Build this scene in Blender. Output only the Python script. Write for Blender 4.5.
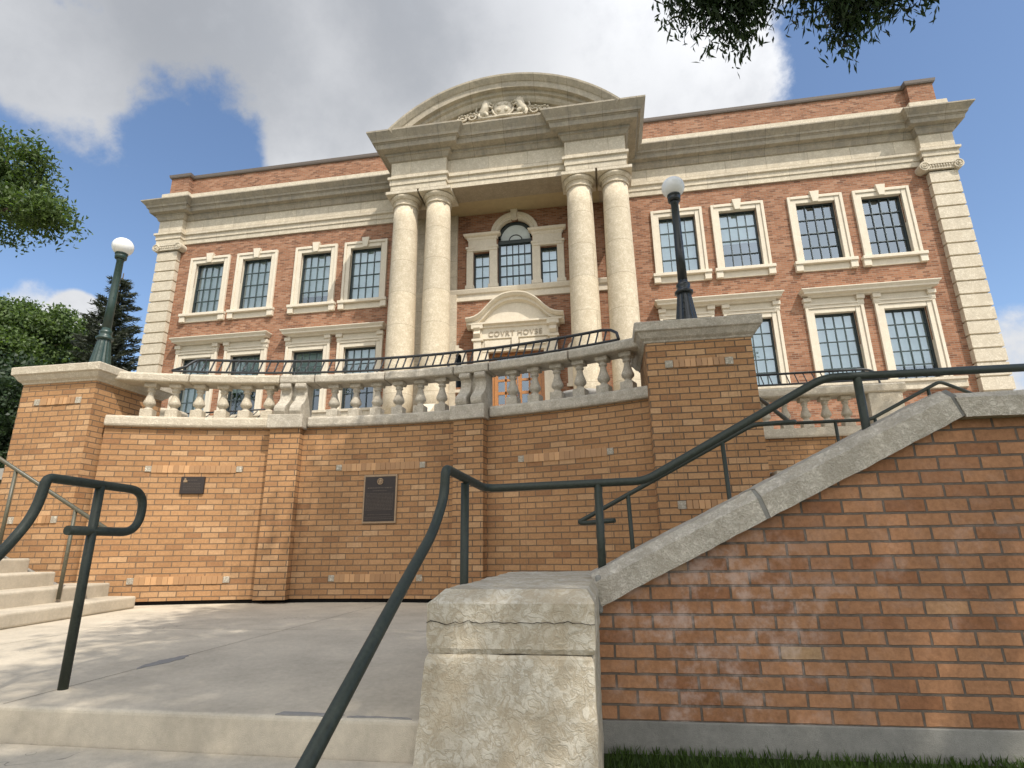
import bpy, bmesh, math, random
import numpy as np
from mathutils import Vector, Matrix, noise as mnoise

S = bpy.context.scene
for _o in list(bpy.data.objects): bpy.data.objects.remove(_o)
C = S.collection
rad = math.radians

# ------------------------------------------------------------------ camera
cam_d = bpy.data.cameras.new('camera'); cam = bpy.data.objects.new('camera', cam_d); C.objects.link(cam)
cam_d.sensor_width = 36; cam_d.lens = 565/1024*36; cam_d.clip_start = .05; cam_d.clip_end = 3000
def cam_axes(p, r, y):
    cy, sy = math.cos(y), math.sin(y)
    fwd = Vector((sy*math.cos(p), cy*math.cos(p), math.sin(p)))
    right0 = Vector((cy, -sy, 0)); up0 = right0.cross(fwd)
    right = right0*math.cos(r)+up0*math.sin(r); up = right.cross(fwd)
    return right, up, fwd
_r, _u, _f = cam_axes(rad(15.95), rad(-0.74), rad(-9.3))
cam.matrix_world = Matrix(((_r.x, _u.x, -_f.x, 0), (_r.y, _u.y, -_f.y, 0), (_r.z, _u.z, -_f.z, 0), (0, 0, 0, 1)))
S.camera = cam

# ------------------------------------------------------------------ light
SUN = Vector((.95, -1, 1.85)).normalized()           # towards the sun
EL = math.asin(SUN.z); AZ = math.atan2(SUN.x, SUN.y)
sd = bpy.data.lights.new('sun', 'SUN'); sd.energy = 3.2; sd.angle = rad(.53); sd.color = (1, .94, .85)
so = bpy.data.objects.new('sun', sd); C.objects.link(so); so.location = (20, -30, 40)
so.rotation_euler = SUN.to_track_quat('Z', 'Y').to_euler()
S.view_settings.view_transform = 'Standard'; S.view_settings.look = 'None'
S.view_settings.gamma = 1; S.view_settings.use_curve_mapping = False
S.view_settings.exposure = 0.52

# ------------------------------------------------------------------ node helper
class NT:
    def __init__(s, tree): s.t = tree; s.n = tree.nodes; s.l = tree.links
    def new(s, typ, **kw):
        nd = s.n.new(typ)
        for k, v in kw.items():
            if k == 'inp':
                for a, b in v.items():
                    sock = nd.inputs[a]
                    if isinstance(b, bpy.types.NodeSocket): s.l.new(b, sock)
                    else: sock.default_value = b
            else: setattr(nd, k, v)
        return nd
    def math(s, op, a, b=0.0, c=None, clamp=False):
        nd = s.new('ShaderNodeMath', operation=op, use_clamp=clamp, inp={0: a, 1: b})
        if c is not None:
            if isinstance(c, bpy.types.NodeSocket): s.l.new(c, nd.inputs[2])
            else: nd.inputs[2].default_value = c
        return nd.outputs[0]
    def maprange(s, v, a, b, c=0., d=1., smooth=True):
        nd = s.new('ShaderNodeMapRange', interpolation_type='SMOOTHSTEP' if smooth else 'LINEAR',
                   inp={'Value': v, 'From Min': a, 'From Max': b, 'To Min': c, 'To Max': d})
        return nd.outputs[0]
    def mix(s, f, a, b, blend='MIX'):
        nd = s.new('ShaderNodeMix', data_type='RGBA', blend_type=blend)
        for i, v in ((0, f), (6, a), (7, b)):
            if isinstance(v, bpy.types.NodeSocket): s.l.new(v, nd.inputs[i])
            else: nd.inputs[i].default_value = v if i == 0 else (*v[:3], 1)
        return nd.outputs[2]
    def noise(s, vec, scale, detail=4, rough=.55, dist=0., dim='3D'):
        return s.new('ShaderNodeTexNoise', noise_dimensions=dim, inp={'Vector': vec, 'Scale': scale, 'Detail': detail, 'Roughness': rough, 'Distortion': dist}).outputs[0]
    def ramp(s, v, stops, interp='LINEAR'):
        nd = s.new('ShaderNodeValToRGB', inp={0: v}); cr = nd.color_ramp; cr.interpolation = interp
        while len(cr.elements) < len(stops): cr.elements.new(.5)
        for e, (p, c) in zip(cr.elements, stops): e.position = p; e.color = (*c, 1)
        return nd.outputs[0]

# ------------------------------------------------------------------ sky with clouds
W = bpy.data.worlds.new('World'); S.world = W; W.use_nodes = True
W.node_tree.nodes.clear(); w = NT(W.node_tree)
sky = w.new('ShaderNodeTexSky', sky_type='NISHITA', sun_disc=False, sun_elevation=EL, sun_rotation=AZ, altitude=600, air_density=1.0, dust_density=1.3, ozone_density=1.6)
d = w.new('ShaderNodeTexCoord').outputs['Generated']
wn = w.new('ShaderNodeTexNoise', inp={'Vector': d, 'Scale': 3.2, 'Detail': 7, 'Roughness': .6, 'Distortion': .25})
wn2 = w.new('ShaderNodeTexNoise', inp={'Vector': d, 'Scale': 11., 'Detail': 7, 'Roughness': .62})
def blob(vec, half, soft):
    v = Vector(vec).normalized()
    dp = w.new('ShaderNodeVectorMath', operation='DOT_PRODUCT', inp={0: d, 1: v}).outputs['Value']
    return w.maprange(dp, math.cos(rad(half+soft)), math.cos(rad(max(0, half-soft))))
def total(blobs):
    t = None
    for (vec, half, soft, amp) in blobs:
        b = w.math('MULTIPLY', blob(vec, half, soft), amp)
        t = b if t is None else w.math('ADD', t, b)
    return t
cover = total([((-.62, .47, .63), 8, 6, .9), ((-.36, .58, .73), 11, 7, 1.), ((-.12, .66, .74), 10, 6, 1.), ((.10, .70, .70), 8, 5, 1.),
               ((.16, .74, .64), 5.5, 4, .9), ((-.33, .70, .62), 8, 5, .9), ((-.12, .77, .62), 8, 5, .9), ((-.745, .59, .308), 2.6, 2.2, 1.7), ((-.70, .63, .318), 1.5, 1.6, 1.5), ((.56, .81, .17), 7, 3, .9),
               ((-.655, .52, .548), 4, 3, .7), ((-.535, .60, .595), 4.0, 4., -1.1), ((-.70, .575, .43), 8, 5, -1.2), ((-.645, .59, .50), 8, 6, .22), ((.06, .60, .80), 4, 4, -.6),
               ((.25, -.75, .6), 48, 12, 1.1), ((-.6, -.6, .5), 30, 10, .9)])  # unseen clouds behind the camera, added for brighter, more neutral fill light
nz = w.math('ADD', w.math('MULTIPLY', w.math('SUBTRACT', wn.outputs[0], .5), 1.7), w.math('MULTIPLY', w.math('SUBTRACT', wn2.outputs[0], .5), 1.55))
cov = w.math('ADD', cover, nz)
alpha = w.maprange(cov, .25, .80)
greyb = total([((-.66, .42, .62), 12, 10, .8), ((-.40, .52, .75), 11, 8, .85), ((-.17, .60, .78), 7, 6, .75), ((-.30, .74, .60), 5, 5, .4)])
grey = w.maprange(w.math('ADD', greyb, w.math('MULTIPLY', w.math('SUBTRACT', w.math('ADD', w.math('MULTIPLY', wn2.outputs[0], .6), w.math('MULTIPLY', wn.outputs[0], .4)), .46), 2.8)), .1, 1.75)
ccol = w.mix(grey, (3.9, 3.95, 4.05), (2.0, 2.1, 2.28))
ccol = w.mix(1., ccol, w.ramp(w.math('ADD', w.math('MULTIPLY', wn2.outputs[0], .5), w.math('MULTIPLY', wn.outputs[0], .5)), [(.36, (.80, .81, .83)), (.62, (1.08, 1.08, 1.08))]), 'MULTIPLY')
sunward = w.maprange(w.new('ShaderNodeVectorMath', operation='DOT_PRODUCT', inp={0: d, 1: SUN}).outputs['Value'], .15, .95, 1., 2.5)  # sun-side clouds, mostly out of view, boosted as added fill for shaded surfaces
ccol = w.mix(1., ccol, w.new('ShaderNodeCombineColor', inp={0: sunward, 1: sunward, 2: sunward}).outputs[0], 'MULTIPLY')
skyb = w.mix(1., sky.outputs[0], (.90, .92, .93), 'MULTIPLY')
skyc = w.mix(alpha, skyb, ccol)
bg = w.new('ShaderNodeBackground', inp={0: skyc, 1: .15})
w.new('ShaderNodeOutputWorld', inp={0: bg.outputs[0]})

# ------------------------------------------------------------------ materials
def new_mat(name):
    m = bpy.data.materials.new(name); m.use_nodes = True; m.node_tree.nodes.clear()
    t = NT(m.node_tree); out = t.new('ShaderNodeOutputMaterial')
    return m, t, out
def finish(t, out, col, rough=.8, bump=None, bstr=.3, bdist=.01, spec=.3, metal=0.):
    p = t.new('ShaderNodeBsdfPrincipled', inp={'Base Color': col if isinstance(col, bpy.types.NodeSocket) else (*col, 1), 'Roughness': rough, 'Specular IOR Level': spec, 'Metallic': metal})
    if bump is not None:
        b = t.new('ShaderNodeBump', inp={'Strength': bstr, 'Distance': bdist, 'Height': bump}); t.l.new(b.outputs[0], p.inputs['Normal'])
    t.l.new(p.outputs[0], out.inputs[0]); return p

def brick_mat(name, stops, mortar, bw=.2, rh=.0677, ms=.006, bstr=.6, stain=None, grime=.25, swap=False, mix_n=.25):
    m, t, out = new_mat(name)
    uv = t.new('ShaderNodeUVMap').outputs[0]; pos = t.new('ShaderNodeNewGeometry').outputs['Position']
    wob = t.new('ShaderNodeVectorMath', operation='SCALE', inp={0: t.new('ShaderNodeTexNoise', inp={'Vector': uv, 'Scale': 14., 'Detail': 2}).outputs[1], 'Scale': .006}).outputs[0]
    uvw = t.new('ShaderNodeVectorMath', operation='ADD', inp={0: uv, 1: wob}).outputs[0]
    b = t.new('ShaderNodeTexBrick', offset=.5, squash=1, inp={'Vector': uvw, 'Color1': (0, 0, 0, 1), 'Color2': (1, 1, 1, 1), 'Mortar': (.5, .5, .5, 1), 'Scale': 1., 'Mortar Size': ms, 'Mortar Smooth': .25, 'Bias': 0., 'Brick Width': bw, 'Row Height': rh})
    bc = t.ramp(b.outputs[0], stops)
    n1 = t.noise(pos, 45, 5, .65); n2 = t.noise(pos, 1.1, 5, .6); n3 = t.noise(pos, 260, 3, .6)
    bc = t.mix(mix_n, bc, t.ramp(n1, [(.3, (.55, .5, .47)), (.7, (1.25, 1.2, 1.15))]), 'MULTIPLY')
    col = t.mix(b.outputs['Fac'], bc, t.mix(t.maprange(n1, .3, .7), mortar, tuple(x*.7 for x in mortar)))
    col = t.mix(grime, col, t.ramp(n2, [(.32, (.5, .47, .45)), (.62, (1.12, 1.1, 1.08))]), 'MULTIPLY')
    if stain:
        s1 = t.maprange(t.noise(pos, 1.9, 6, .7, .6), stain[0], stain[0]+.22)
        if len(stain) > 3:
            dd = t.new('ShaderNodeVectorMath', operation='DISTANCE', inp={0: pos, 1: stain[3]}).outputs['Value']; s1 = t.math('ADD', t.math('MULTIPLY', s1, .5), t.math('MULTIPLY', t.maprange(dd, .9, .15), t.maprange(t.noise(pos, 5, 5, .7), .35, .6)), clamp=True)
        s2 = t.maprange(t.noise(pos, 13, 4, .6), .38, .68)
        col = t.mix(t.math('MULTIPLY', t.math('MULTIPLY', s1, s2), stain[1]), col, stain[2])
    h = t.math('ADD', t.math('MULTIPLY', b.outputs['Fac'], -1.), t.math('ADD', t.math('MULTIPLY', n1, .35), t.math('MULTIPLY', n3, .15)))
    finish(t, out, col, .88, h, bstr, .008, .25)
    return m

YB = [(0, (.30, .158, .076)), (.12, (.37, .204, .095)), (.45, (.405, .228, .107)), (.85, (.435, .25, .12)), (1, (.50, .315, .168))]
M = {}
M['yellow_brick'] = brick_mat('buff_brick', YB, (.215, .145, .09), ms=.0062, bstr=.95, mix_n=.4, stain=(.58, .3, (.62, .5, .36)), grime=.3)
M['tan_brick'] = brick_mat('buff_pier_brick', YB, (.165, .115, .075), ms=.0062, bstr=.95, mix_n=.4, grime=.3)
M['stair_brick'] = brick_mat('brown_brick', [(0, (.27, .127, .062)), (.3, (.33, .168, .086)), (.7, (.385, .203, .104)), (.97, (.41, .212, .108)), (1, (.42, .28, .155))], (.155, .122, .093), bw=.195, ms=.0065, bstr=.9, stain=(.47, .48, (.62, .50, .43), (.55, 3.1, -.45)), grime=.4, mix_n=.55)
M['red_brick'] = brick_mat('red_brick', [(0, (.17, .075, .045)), (.3, (.275, .122, .066)), (.7, (.33, .155, .087)), (1, (.39, .215, .135))], (.33, .245, .175), bw=.205, rh=.066, ms=.0085, bstr=.4, grime=.2, mix_n=.35)

def stone_mat(name, light, dark, scale=14, contrast=.5, bstr=.35, joint=None, streak=.0, dirt=0., fine=90, coarse_b=1., blotch=None):
    m, t, out = new_mat(name)
    pos = t.new('ShaderNodeNewGeometry').outputs['Position']
    n0 = t.new('ShaderNodeTexNoise', inp={'Vector': pos, 'Scale': scale*.6, 'Detail': 3}).outputs[1]
    dv = t.new('ShaderNodeVectorMath', operation='SCALE', inp={0: n0, 'Scale': .9/scale}).outputs[0]
    p2 = t.new('ShaderNodeVectorMath', operation='ADD', inp={0: pos, 1: dv}).outputs[0]
    a = t.noise(p2, scale, 3, .5, 1.2)
    ridge = t.math('ABSOLUTE', t.math('SUBTRACT', a, .5))          # wormy lines
    mot = t.maprange(ridge, .0, .13)
    if blotch:
        bn = t.noise(p2, blotch, 4, .62, .35); mot = t.math('MULTIPLY', t.math('ADD', .45, t.math('MULTIPLY', t.maprange(bn, .40, .58), .55)), t.math('ADD', .35, t.math('MULTIPLY', t.maprange(ridge, .0, .075), .65)))
    big = t.maprange(t.noise(pos, scale*.35, 4, .6), .4, .62)
    f = t.noise(pos, fine, 4, .7)
    col = t.mix(t.math('MULTIPLY', t.math('SUBTRACT', 1., mot), contrast), light, dark)
    col = t.mix(t.math('MULTIPLY', big, contrast*.6), col, dark)
    col = t.mix(.3, col, t.ramp(f, [(.3, (.72, .7, .68)), (.7, (1.12, 1.12, 1.1))]), 'MULTIPLY')
    if streak:
        mp = t.new('ShaderNodeMapping', inp={'Vector': pos, 'Scale': (5, 5, .45)}).outputs[0]
        s = t.maprange(t.noise(mp, 1., 5, .7), .45, .75)
        col = t.mix(t.math('MULTIPLY', s, streak), col, (.17, .155, .135))
    if dirt:
        g = t.maprange(t.noise(pos, 2.3, 6, .7), .42, .68)
        col = t.mix(t.math('MULTIPLY', g, dirt), col, (.20, .19, .165))
    h = t.math('ADD', t.math('MULTIPLY', mot, coarse_b), t.math('ADD', t.math('MULTIPLY', f, .7), t.math('MULTIPLY', a, .5)))
    if joint:
        sx = t.new('ShaderNodeSeparateXYZ', inp={0: pos})
        jc = t.new('ShaderNodeCombineXYZ', inp={0: sx.outputs[0], 1: sx.outputs[2], 2: 0.}).outputs[0]
        b = t.new('ShaderNodeTexBrick', offset=.5, inp={'Vector': jc, 'Color1': (.93, .93, .93, 1), 'Color2': (1.05, 1.04, 1.02, 1), 'Mortar': (.5, .46, .42, 1), 'Scale': 1., 'Mortar Size': .006, 'Mortar Smooth': .1, 'Brick Width': joint[0], 'Row Height': joint[1]})
        col = t.mix(.9, col, b.outputs[0], 'MULTIPLY')
    finish(t, out, col, .85, h, bstr, .006, .3)
    return m
LS_L, LS_D = (.65, .58, .46), (.45, .385, .285)
M['limestone'] = stone_mat('limestone', LS_L, LS_D, 11, .6, .35, None, .12, .06)
M['limestone_joint'] = stone_mat('limestone_blocks', LS_L, LS_D, 11, .6, .35, (1.35, .62), .14, .08)
M['cornice_stone'] = stone_mat('dark_limestone', (.40, .35, .272), (.25, .215, .16), 7, .4, .2, (1.1, 20.), .5, .45)  # darker base with stronger streaks and blotches than the other limestone
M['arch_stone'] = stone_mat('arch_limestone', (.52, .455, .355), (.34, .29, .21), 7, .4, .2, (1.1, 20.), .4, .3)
M['column_stone'] = stone_mat('column_limestone', (.65, .57, .44), (.44, .365, .255), 13, .65, .5, (20., 1.15), .05, .04, 55)
M['coping_stone'] = stone_mat('rough_limestone', (.66, .60, .495), (.36, .31, .235), 34, .8, .8, None, .08, .18, 170, 1.0, 60)
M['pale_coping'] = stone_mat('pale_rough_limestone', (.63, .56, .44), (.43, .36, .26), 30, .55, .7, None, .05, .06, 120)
M['pedestal_stone'] = stone_mat('mottled_limestone', (.60, .55, .445), (.36, .29, .19), 20, .85, .5, None, .0, .14, 170, .8, 30)
M['window_stone'] = stone_mat('window_limestone', (.70, .63, .51), (.53, .46, .35), 10, .3, .12, None, .06, .03)
M['square_stone'] = stone_mat('pale_inset_stone', (.62, .56, .45), (.34, .29, .22), 40, .7, .9)

def concrete_mat(name, c, crack=0, stain=.25, bstr=.25):
    m, t, out = new_mat(name); pos = t.new('ShaderNodeNewGeometry').outputs['Position']
    n1 = t.noise(pos, 2.2, 7, .68); n2 = t.noise(pos, 35, 5, .65); n3 = t.noise(pos, 300, 2, .6)
    col = t.mix(stain*2, c, t.ramp(n1, [(.3, tuple(x*.66 for x in c)), (.7, tuple(min(1, x*1.16) for x in c))]))
    col = t.mix(.35, col, t.ramp(n2, [(.3, (.7, .69, .67)), (.7, (1.15, 1.14, 1.12))]), 'MULTIPLY')
    col = t.mix(.25, col, t.ramp(n3, [(.35, (.55, .55, .55)), (.6, (1.1, 1.1, 1.1))]), 'MULTIPLY')
    h = t.math('ADD', t.math('MULTIPLY', n2, .7), n3)
    if crack:
        vo = t.new('ShaderNodeTexVoronoi', feature='DISTANCE_TO_EDGE', inp={'Vector': t.new('ShaderNodeVectorMath', operation='ADD', inp={0: pos, 1: t.new('ShaderNodeTexNoise', inp={'Vector': pos, 'Scale': 6.}).outputs[1]}).outputs[0], 'Scale': crack})
        ck = t.math('MULTIPLY', t.maprange(vo.outputs[0], .004, .0005, 0, 1, False), t.maprange(t.noise(pos, 1.3, 2), .52, .6))
        col = t.mix(t.math('MULTIPLY', ck, .6), col, (.08, .075, .07))
    finish(t, out, col, .9, h, bstr, .004, .25); return m
M['landing'] = concrete_mat('landing_concrete', (.55, .485, .38), .45, .32, .5)
M['step'] = concrete_mat('step_concrete', (.53, .465, .36), 0, .35, .7)
M['grey_concrete'] = concrete_mat('grey_concrete', (.27, .26, .23), 1.1, .5, .7)
M['patch'] = concrete_mat('repair_mortar', (.27, .26, .245), 0, .2)
M['pave'] = concrete_mat('sidewalk_concrete', (.40, .37, .32), .3)

def plain(name, c, rough=.5, metal=0., spec=.5, nscale=30, namt=.25, bstr=.08):
    m, t, out = new_mat(name); pos = t.new('ShaderNodeNewGeometry').outputs['Position']
    n = t.noise(pos, nscale, 5, .65)
    col = t.mix(1., t.ramp(n, [(.25, tuple(x*(1-namt) for x in c)), (.75, tuple(min(1, x*(1+namt)) for x in c))]), (1, 1, 1), 'MULTIPLY')
    rr = t.maprange(n, .3, .7, max(0, rough-.1), min(1, rough+.1))
    p = finish(t, out, col, rough, n, bstr, .002, spec, metal); t.l.new(rr, p.inputs['Roughness']); return m
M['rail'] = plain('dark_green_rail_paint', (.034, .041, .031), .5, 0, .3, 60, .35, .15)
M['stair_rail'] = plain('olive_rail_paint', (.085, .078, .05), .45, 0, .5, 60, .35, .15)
M['black_rail'] = plain('black_rail_paint', (.020, .021, .021), .45)
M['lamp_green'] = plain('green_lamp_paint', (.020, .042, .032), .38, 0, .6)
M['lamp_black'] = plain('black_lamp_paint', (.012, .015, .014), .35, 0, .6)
M['globe'] = plain('white_globe', (.80, .79, .76), .25, 0, .5, 4, .04, 0)
M['frame'] = plain('dark_window_metal', (.022, .032, .032), .45)
M['bars'] = plain('grey_green_glazing_bar', (.055, .075, .078), .45)
M['blind'] = plain('pale_blind', (.62, .67, .66), .8, 0, .2, 3, .15, 0)
M['dark'] = plain('dark_interior', (.020, .028, .038), .8, 0, .1)
M['soffit'] = plain('tan_soffit_plaster', (.36, .28, .16), .85, 0, .2, 5, .12)
M['wood'] = plain('orange_oak', (.36, .155, .045), .4, 0, .5, 18, .3)
M['bronze'] = plain('dark_bronze', (.035, .026, .022), .5, .3, .5, 50, .3)
M['bronze_rim'] = plain('bronze_rim', (.32, .22, .13), .5, .3, .5, 50, .25)
M['bronze_text'] = plain('worn_bronze_lettering', (.105, .082, .065), .5, .4)
M['roof'] = plain('roof_metal', (.16, .13, .11), .6)
M['bark'] = plain('bark', (.075, .055, .04), .9, 0, .2, 14, .5, .8)
M['urn'] = plain('grey_planter', (.30, .28, .25), .85, 0, .2, 12, .3)
M['gap'] = plain('dark_joint', (.010, .009, .008), .95, 0, .1)
M['groove'] = plain('mortar_shade', (.21, .145, .09), .9, 0, .1)
def glass_mat():
    m, t, out = new_mat('window_glass')
    fr = t.new('ShaderNodeLayerWeight', inp={0: .28}).outputs['Fresnel']
    pos = t.new('ShaderNodeNewGeometry').outputs['Position']
    bm = t.new('ShaderNodeBump', inp={'Strength': .05, 'Distance': .02, 'Height': t.noise(pos, 1.7, 2)}).outputs[0]
    gl = t.new('ShaderNodeBsdfGlossy', inp={'Color': (.78, .90, 1, 1), 'Roughness': .015, 'Normal': bm})
    tr = t.new('ShaderNodeBsdfTransparent', inp={'Color': (.80, .88, .86, 1)})
    f = t.math('ADD', t.math('MULTIPLY', fr, .8), .21, clamp=True)
    mx = t.new('ShaderNodeMixShader', inp={0: f, 1: tr.outputs[0], 2: gl.outputs[0]})
    t.l.new(mx.outputs[0], out.inputs[0]); return m
M['glass'] = glass_mat()
def leaf_mat(name, c1, c2, trans=.35):
    m, t, out = new_mat(name)
    r = t.new('ShaderNodeNewGeometry').outputs['Random Per Island']
    col = t.ramp(r, [(0, c1), (.6, c2), (1, tuple(min(1, x*1.35) for x in c2))])
    p = t.new('ShaderNodeBsdfPrincipled', inp={'Base Color': col, 'Roughness': .5, 'Specular IOR Level': .35})
    tl = t.new('ShaderNodeBsdfTranslucent', inp={'Color': t.mix(1., col, (1.4, 1.6, .6), 'MULTIPLY')})
    mx = t.new('ShaderNodeMixShader', inp={0: trans, 1: p.outputs[0], 2: tl.outputs[0]}); t.l.new(mx.outputs[0], out.inputs[0]); return m
M['soldier'] = leaf_mat('soldier_brick', (.33, .18, .085), (.40, .228, .108), 0.)
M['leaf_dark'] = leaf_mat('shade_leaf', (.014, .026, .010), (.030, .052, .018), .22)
M['leaf_mid'] = leaf_mat('green_leaf', (.035, .06, .018), (.085, .125, .035))
M['leaf_bg'] = leaf_mat('poplar_leaf', (.04, .068, .025), (.105, .15, .048))
M['leaf_deep'] = leaf_mat('deep_green_leaf', (.016, .030, .014), (.034, .056, .024), .25)
M['needle'] = leaf_mat('spruce_needle', (.020, .028, .018), (.048, .054, .034), .12)
M['grass'] = leaf_mat('grass_blade', (.030, .055, .012), (.065, .105, .025), .4)
def lawn_mat():
    m, t, out = new_mat('lawn'); pos = t.new('ShaderNodeNewGeometry').outputs['Position']
    n = t.noise(pos, 60, 5, .7); n2 = t.noise(pos, .4, 4)
    col = t.mix(t.maprange(n2, .35, .65), t.ramp(n, [(.3, (.018, .03, .009)), (.7, (.06, .095, .025))]), t.ramp(n, [(.3, (.025, .035, .012)), (.7, (.085, .105, .035))]))
    finish(t, out, col, .95, n, .8, .03, .1); return m
M['lawn'] = lawn_mat()

# ------------------------------------------------------------------ mesh builder
ORG = {}
class MB:
    def __init__(s): s.v = []; s.f = []; s.uv = {}; s.sm = set()
    def add(s, verts, faces, smooth=False, uvs=None):
        o = len(s.v); s.v += [tuple(p) for p in verts]
        for k, f in enumerate(faces):
            i = len(s.f); s.f.append([a+o for a in f])
            if smooth: s.sm.add(i)
            if uvs: s.uv[i] = uvs[k]
        return s
    def box(s, x0, x1, y0, y1, z0, z1):
        v = [(x0, y0, z0), (x1, y0, z0), (x1, y1, z0), (x0, y1, z0), (x0, y0, z1), (x1, y0, z1), (x1, y1, z1), (x0, y1, z1)]
        return s.add(v, [(0, 3, 2, 1), (4, 5, 6, 7), (0, 1, 5, 4), (1, 2, 6, 5), (2, 3, 7, 6), (3, 0, 4, 7)])
    def obox(s, c, ux, uy, hx, hy, z0, z1):     # oriented box: plan axes ux, uy
        c = Vector((c[0], c[1])); ux = Vector(ux); uy = Vector(uy); P = []
        for z in (z0, z1):
            for a, b in ((-1, -1), (1, -1), (1, 1), (-1, 1)):
                q = c+ux*hx*a+uy*hy*b; P.append((q.x, q.y, z))
        return s.add(P, [(0, 3, 2, 1), (4, 5, 6, 7), (0, 1, 5, 4), (1, 2, 6, 5), (2, 3, 7, 6), (3, 0, 4, 7)])
    def prism(s, poly, a0, a1, axis='y', smooth=False):    # poly in the two other axes (x,z) / (y,z) / (x,y)
        n = len(poly)
        def P(p, t): return {'y': (p[0], t, p[1]), 'x': (t, p[0], p[1]), 'z': (p[0], p[1], t)}[axis]
        v = [P(p, a0) for p in poly]+[P(p, a1) for p in poly]
        s.add(v, [list(range(n)), list(range(2*n-1, n-1, -1))])
        s.add(v, [(i, (i+1) % n, n+(i+1) % n, n+i) for i in range(n)], smooth)
        return s
    def sweep(s, path, prof, closed=False, caps=True, u0=0., smooth=False):
        n = len(path); P = [Vector(p) for p in path]; nor = []
        for i in range(n):
            ns = []
            for a, b in ((i-1, i), (i, i+1)):
                if closed or (0 <= a and b < n):
                    t = (P[b % n]-P[a % n]).normalized(); ns.append(Vector((t.y, -t.x)))
            if len(ns) == 1: nor.append(ns[0])
            else:
                m = (ns[0]+ns[1]); m = m/m.length; nor.append(m/max(.2, m.dot(ns[0])))
        cum = [u0]
        for i in range(1, n+1): cum.append(cum[-1]+(P[i % n]-P[i-1]).length)
        k = len(prof); V = []
        for i in range(n):
            for o, z in prof: q = P[i]+nor[i]*o; V.append((q.x, q.y, z))
        F = []; U = []
        for i in range(n if closed else n-1):
            j = (i+1) % n
            for a in range(k-1):
                F.append((i*k+a, j*k+a, j*k+a+1, i*k+a+1))
                va, vb = prof[a][1]+prof[a][0], prof[a+1][1]+prof[a+1][0]
                U.append([(cum[i], va), (cum[i+1], va), (cum[i+1], vb), (cum[i], vb)])
        s.add(V, F, smooth, U)
        if caps and not closed:
            s.add([V[a] for a in range(k)], [list(range(k))]); s.add([V[(n-1)*k+a] for a in range(k)], [list(range(k-1, -1, -1))])
        return s
    def lathe(s, c, prof, seg=24, smooth=True, flute=0, fl=0.):
        V = []; F = []; k = len(prof)
        for i in range(seg):
            a = 2*math.pi*i/seg; g = 1-(fl if (flute and i % 2) else 0)
            for r, z in prof: V.append((c[0]+r*g*math.cos(a), c[1]+r*g*math.sin(a), c[2]+z))
        for i in range(seg):
            j = (i+1) % seg
            for a in range(k-1): F.append((i*k+a, j*k+a, j*k+a+1, i*k+a+1))
        s.add(V, F, smooth)
        s.add([V[i*k] for i in range(seg)], [list(range(seg-1, -1, -1))]); s.add([V[i*k+k-1] for i in range(seg)], [list(range(seg))])
        return s
    def tube(s, pts, r, seg=12, caps=True):
        P = [Vector(p) for p in pts]; n = len(P); rr = r if isinstance(r, (list, tuple)) else [r]*n
        T = [((P[min(i+1, n-1)]-P[max(i-1, 0)]).normalized()) for i in range(n)]
        up = Vector((0, 0, 1)) if abs(T[0].z) < .9 else Vector((1, 0, 0)); N = (up-T[0]*up.dot(T[0])).normalized(); V = []
        for i in range(n):
            N = (N-T[i]*N.dot(T[i])).normalized(); B = T[i].cross(N)
            for k in range(seg):
                a = 2*math.pi*k/seg; V.append(tuple(P[i]+(N*math.cos(a)+B*math.sin(a))*rr[i]))
        F = [(i*seg+k, i*seg+(k+1) % seg, (i+1)*seg+(k+1) % seg, (i+1)*seg+k) for i in range(n-1) for k in range(seg)]
        s.add(V, F, True)
        if caps: s.add(V[:seg], [list(range(seg))]); s.add(V[-seg:], [list(range(seg-1, -1, -1))])
        return s
    def ball(s, c, r, seg=16, rings=10, rot=None):
        rx, ry, rz = r if isinstance(r, (tuple, list)) else (r, r, r); V = []; F = []
        for i in range(rings+1):
            t = math.pi*i/rings
            for k in range(seg):
                a = 2*math.pi*k/seg; p = Vector((rx*math.sin(t)*math.cos(a), ry*math.sin(t)*math.sin(a), rz*math.cos(t)))
                if rot: p = rot @ p
                V.append((c[0]+p.x, c[1]+p.y, c[2]+p.z))
        for i in range(rings):
            for k in range(seg): F.append((i*seg+k, (i+1)*seg+k, (i+1)*seg+(k+1) % seg, i*seg+(k+1) % seg))
        return s.add(V, F, True)
    def build(s, name, mat, parent=None, origin=None, bevel=0., bseg=2, recalc=True):
        me = bpy.data.meshes.new(name)
        A = np.array(s.v)
        if origin is None: lo, hi = A.min(0), A.max(0); origin = ((lo[0]+hi[0])/2, (lo[1]+hi[1])/2, lo[2])
        O = np.array(origin, float); A = A-O
        me.from_pydata([tuple(p) for p in A], [], s.f)
        ul = me.uv_layers.new(name='UVMap')
        data = np.zeros(len(me.loops)*2)
        for p in me.polygons:
            if p.index in s.uv:
                for li, u in zip(p.loop_indices, s.uv[p.index]): data[2*li:2*li+2] = u
            else:
                n = p.normal
                if abs(n.z) > .75: e1, e2 = Vector((1, 0, 0)), Vector((0, 1, 0))
                else: e1 = Vector((-n.y, n.x, 0)).normalized(); e2 = Vector((0, 0, 1))
                if abs(e1.x) > .7 and e1.x < 0: e1 = -e1
                if abs(e1.y) > .7 and e1.y < 0: e1 = -e1
                for li in p.loop_indices:
                    q = me.vertices[me.loops[li].vertex_index].co+Vector(O); data[2*li] = q.dot(e1); data[2*li+1] = q.dot(e2)
        ul.data.foreach_set('uv', data)
        if s.sm: me.polygons.foreach_set('use_smooth', [i in s.sm for i in range(len(me.polygons))])
        me.materials.append(M[mat] if isinstance(mat, str) else mat)
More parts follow.
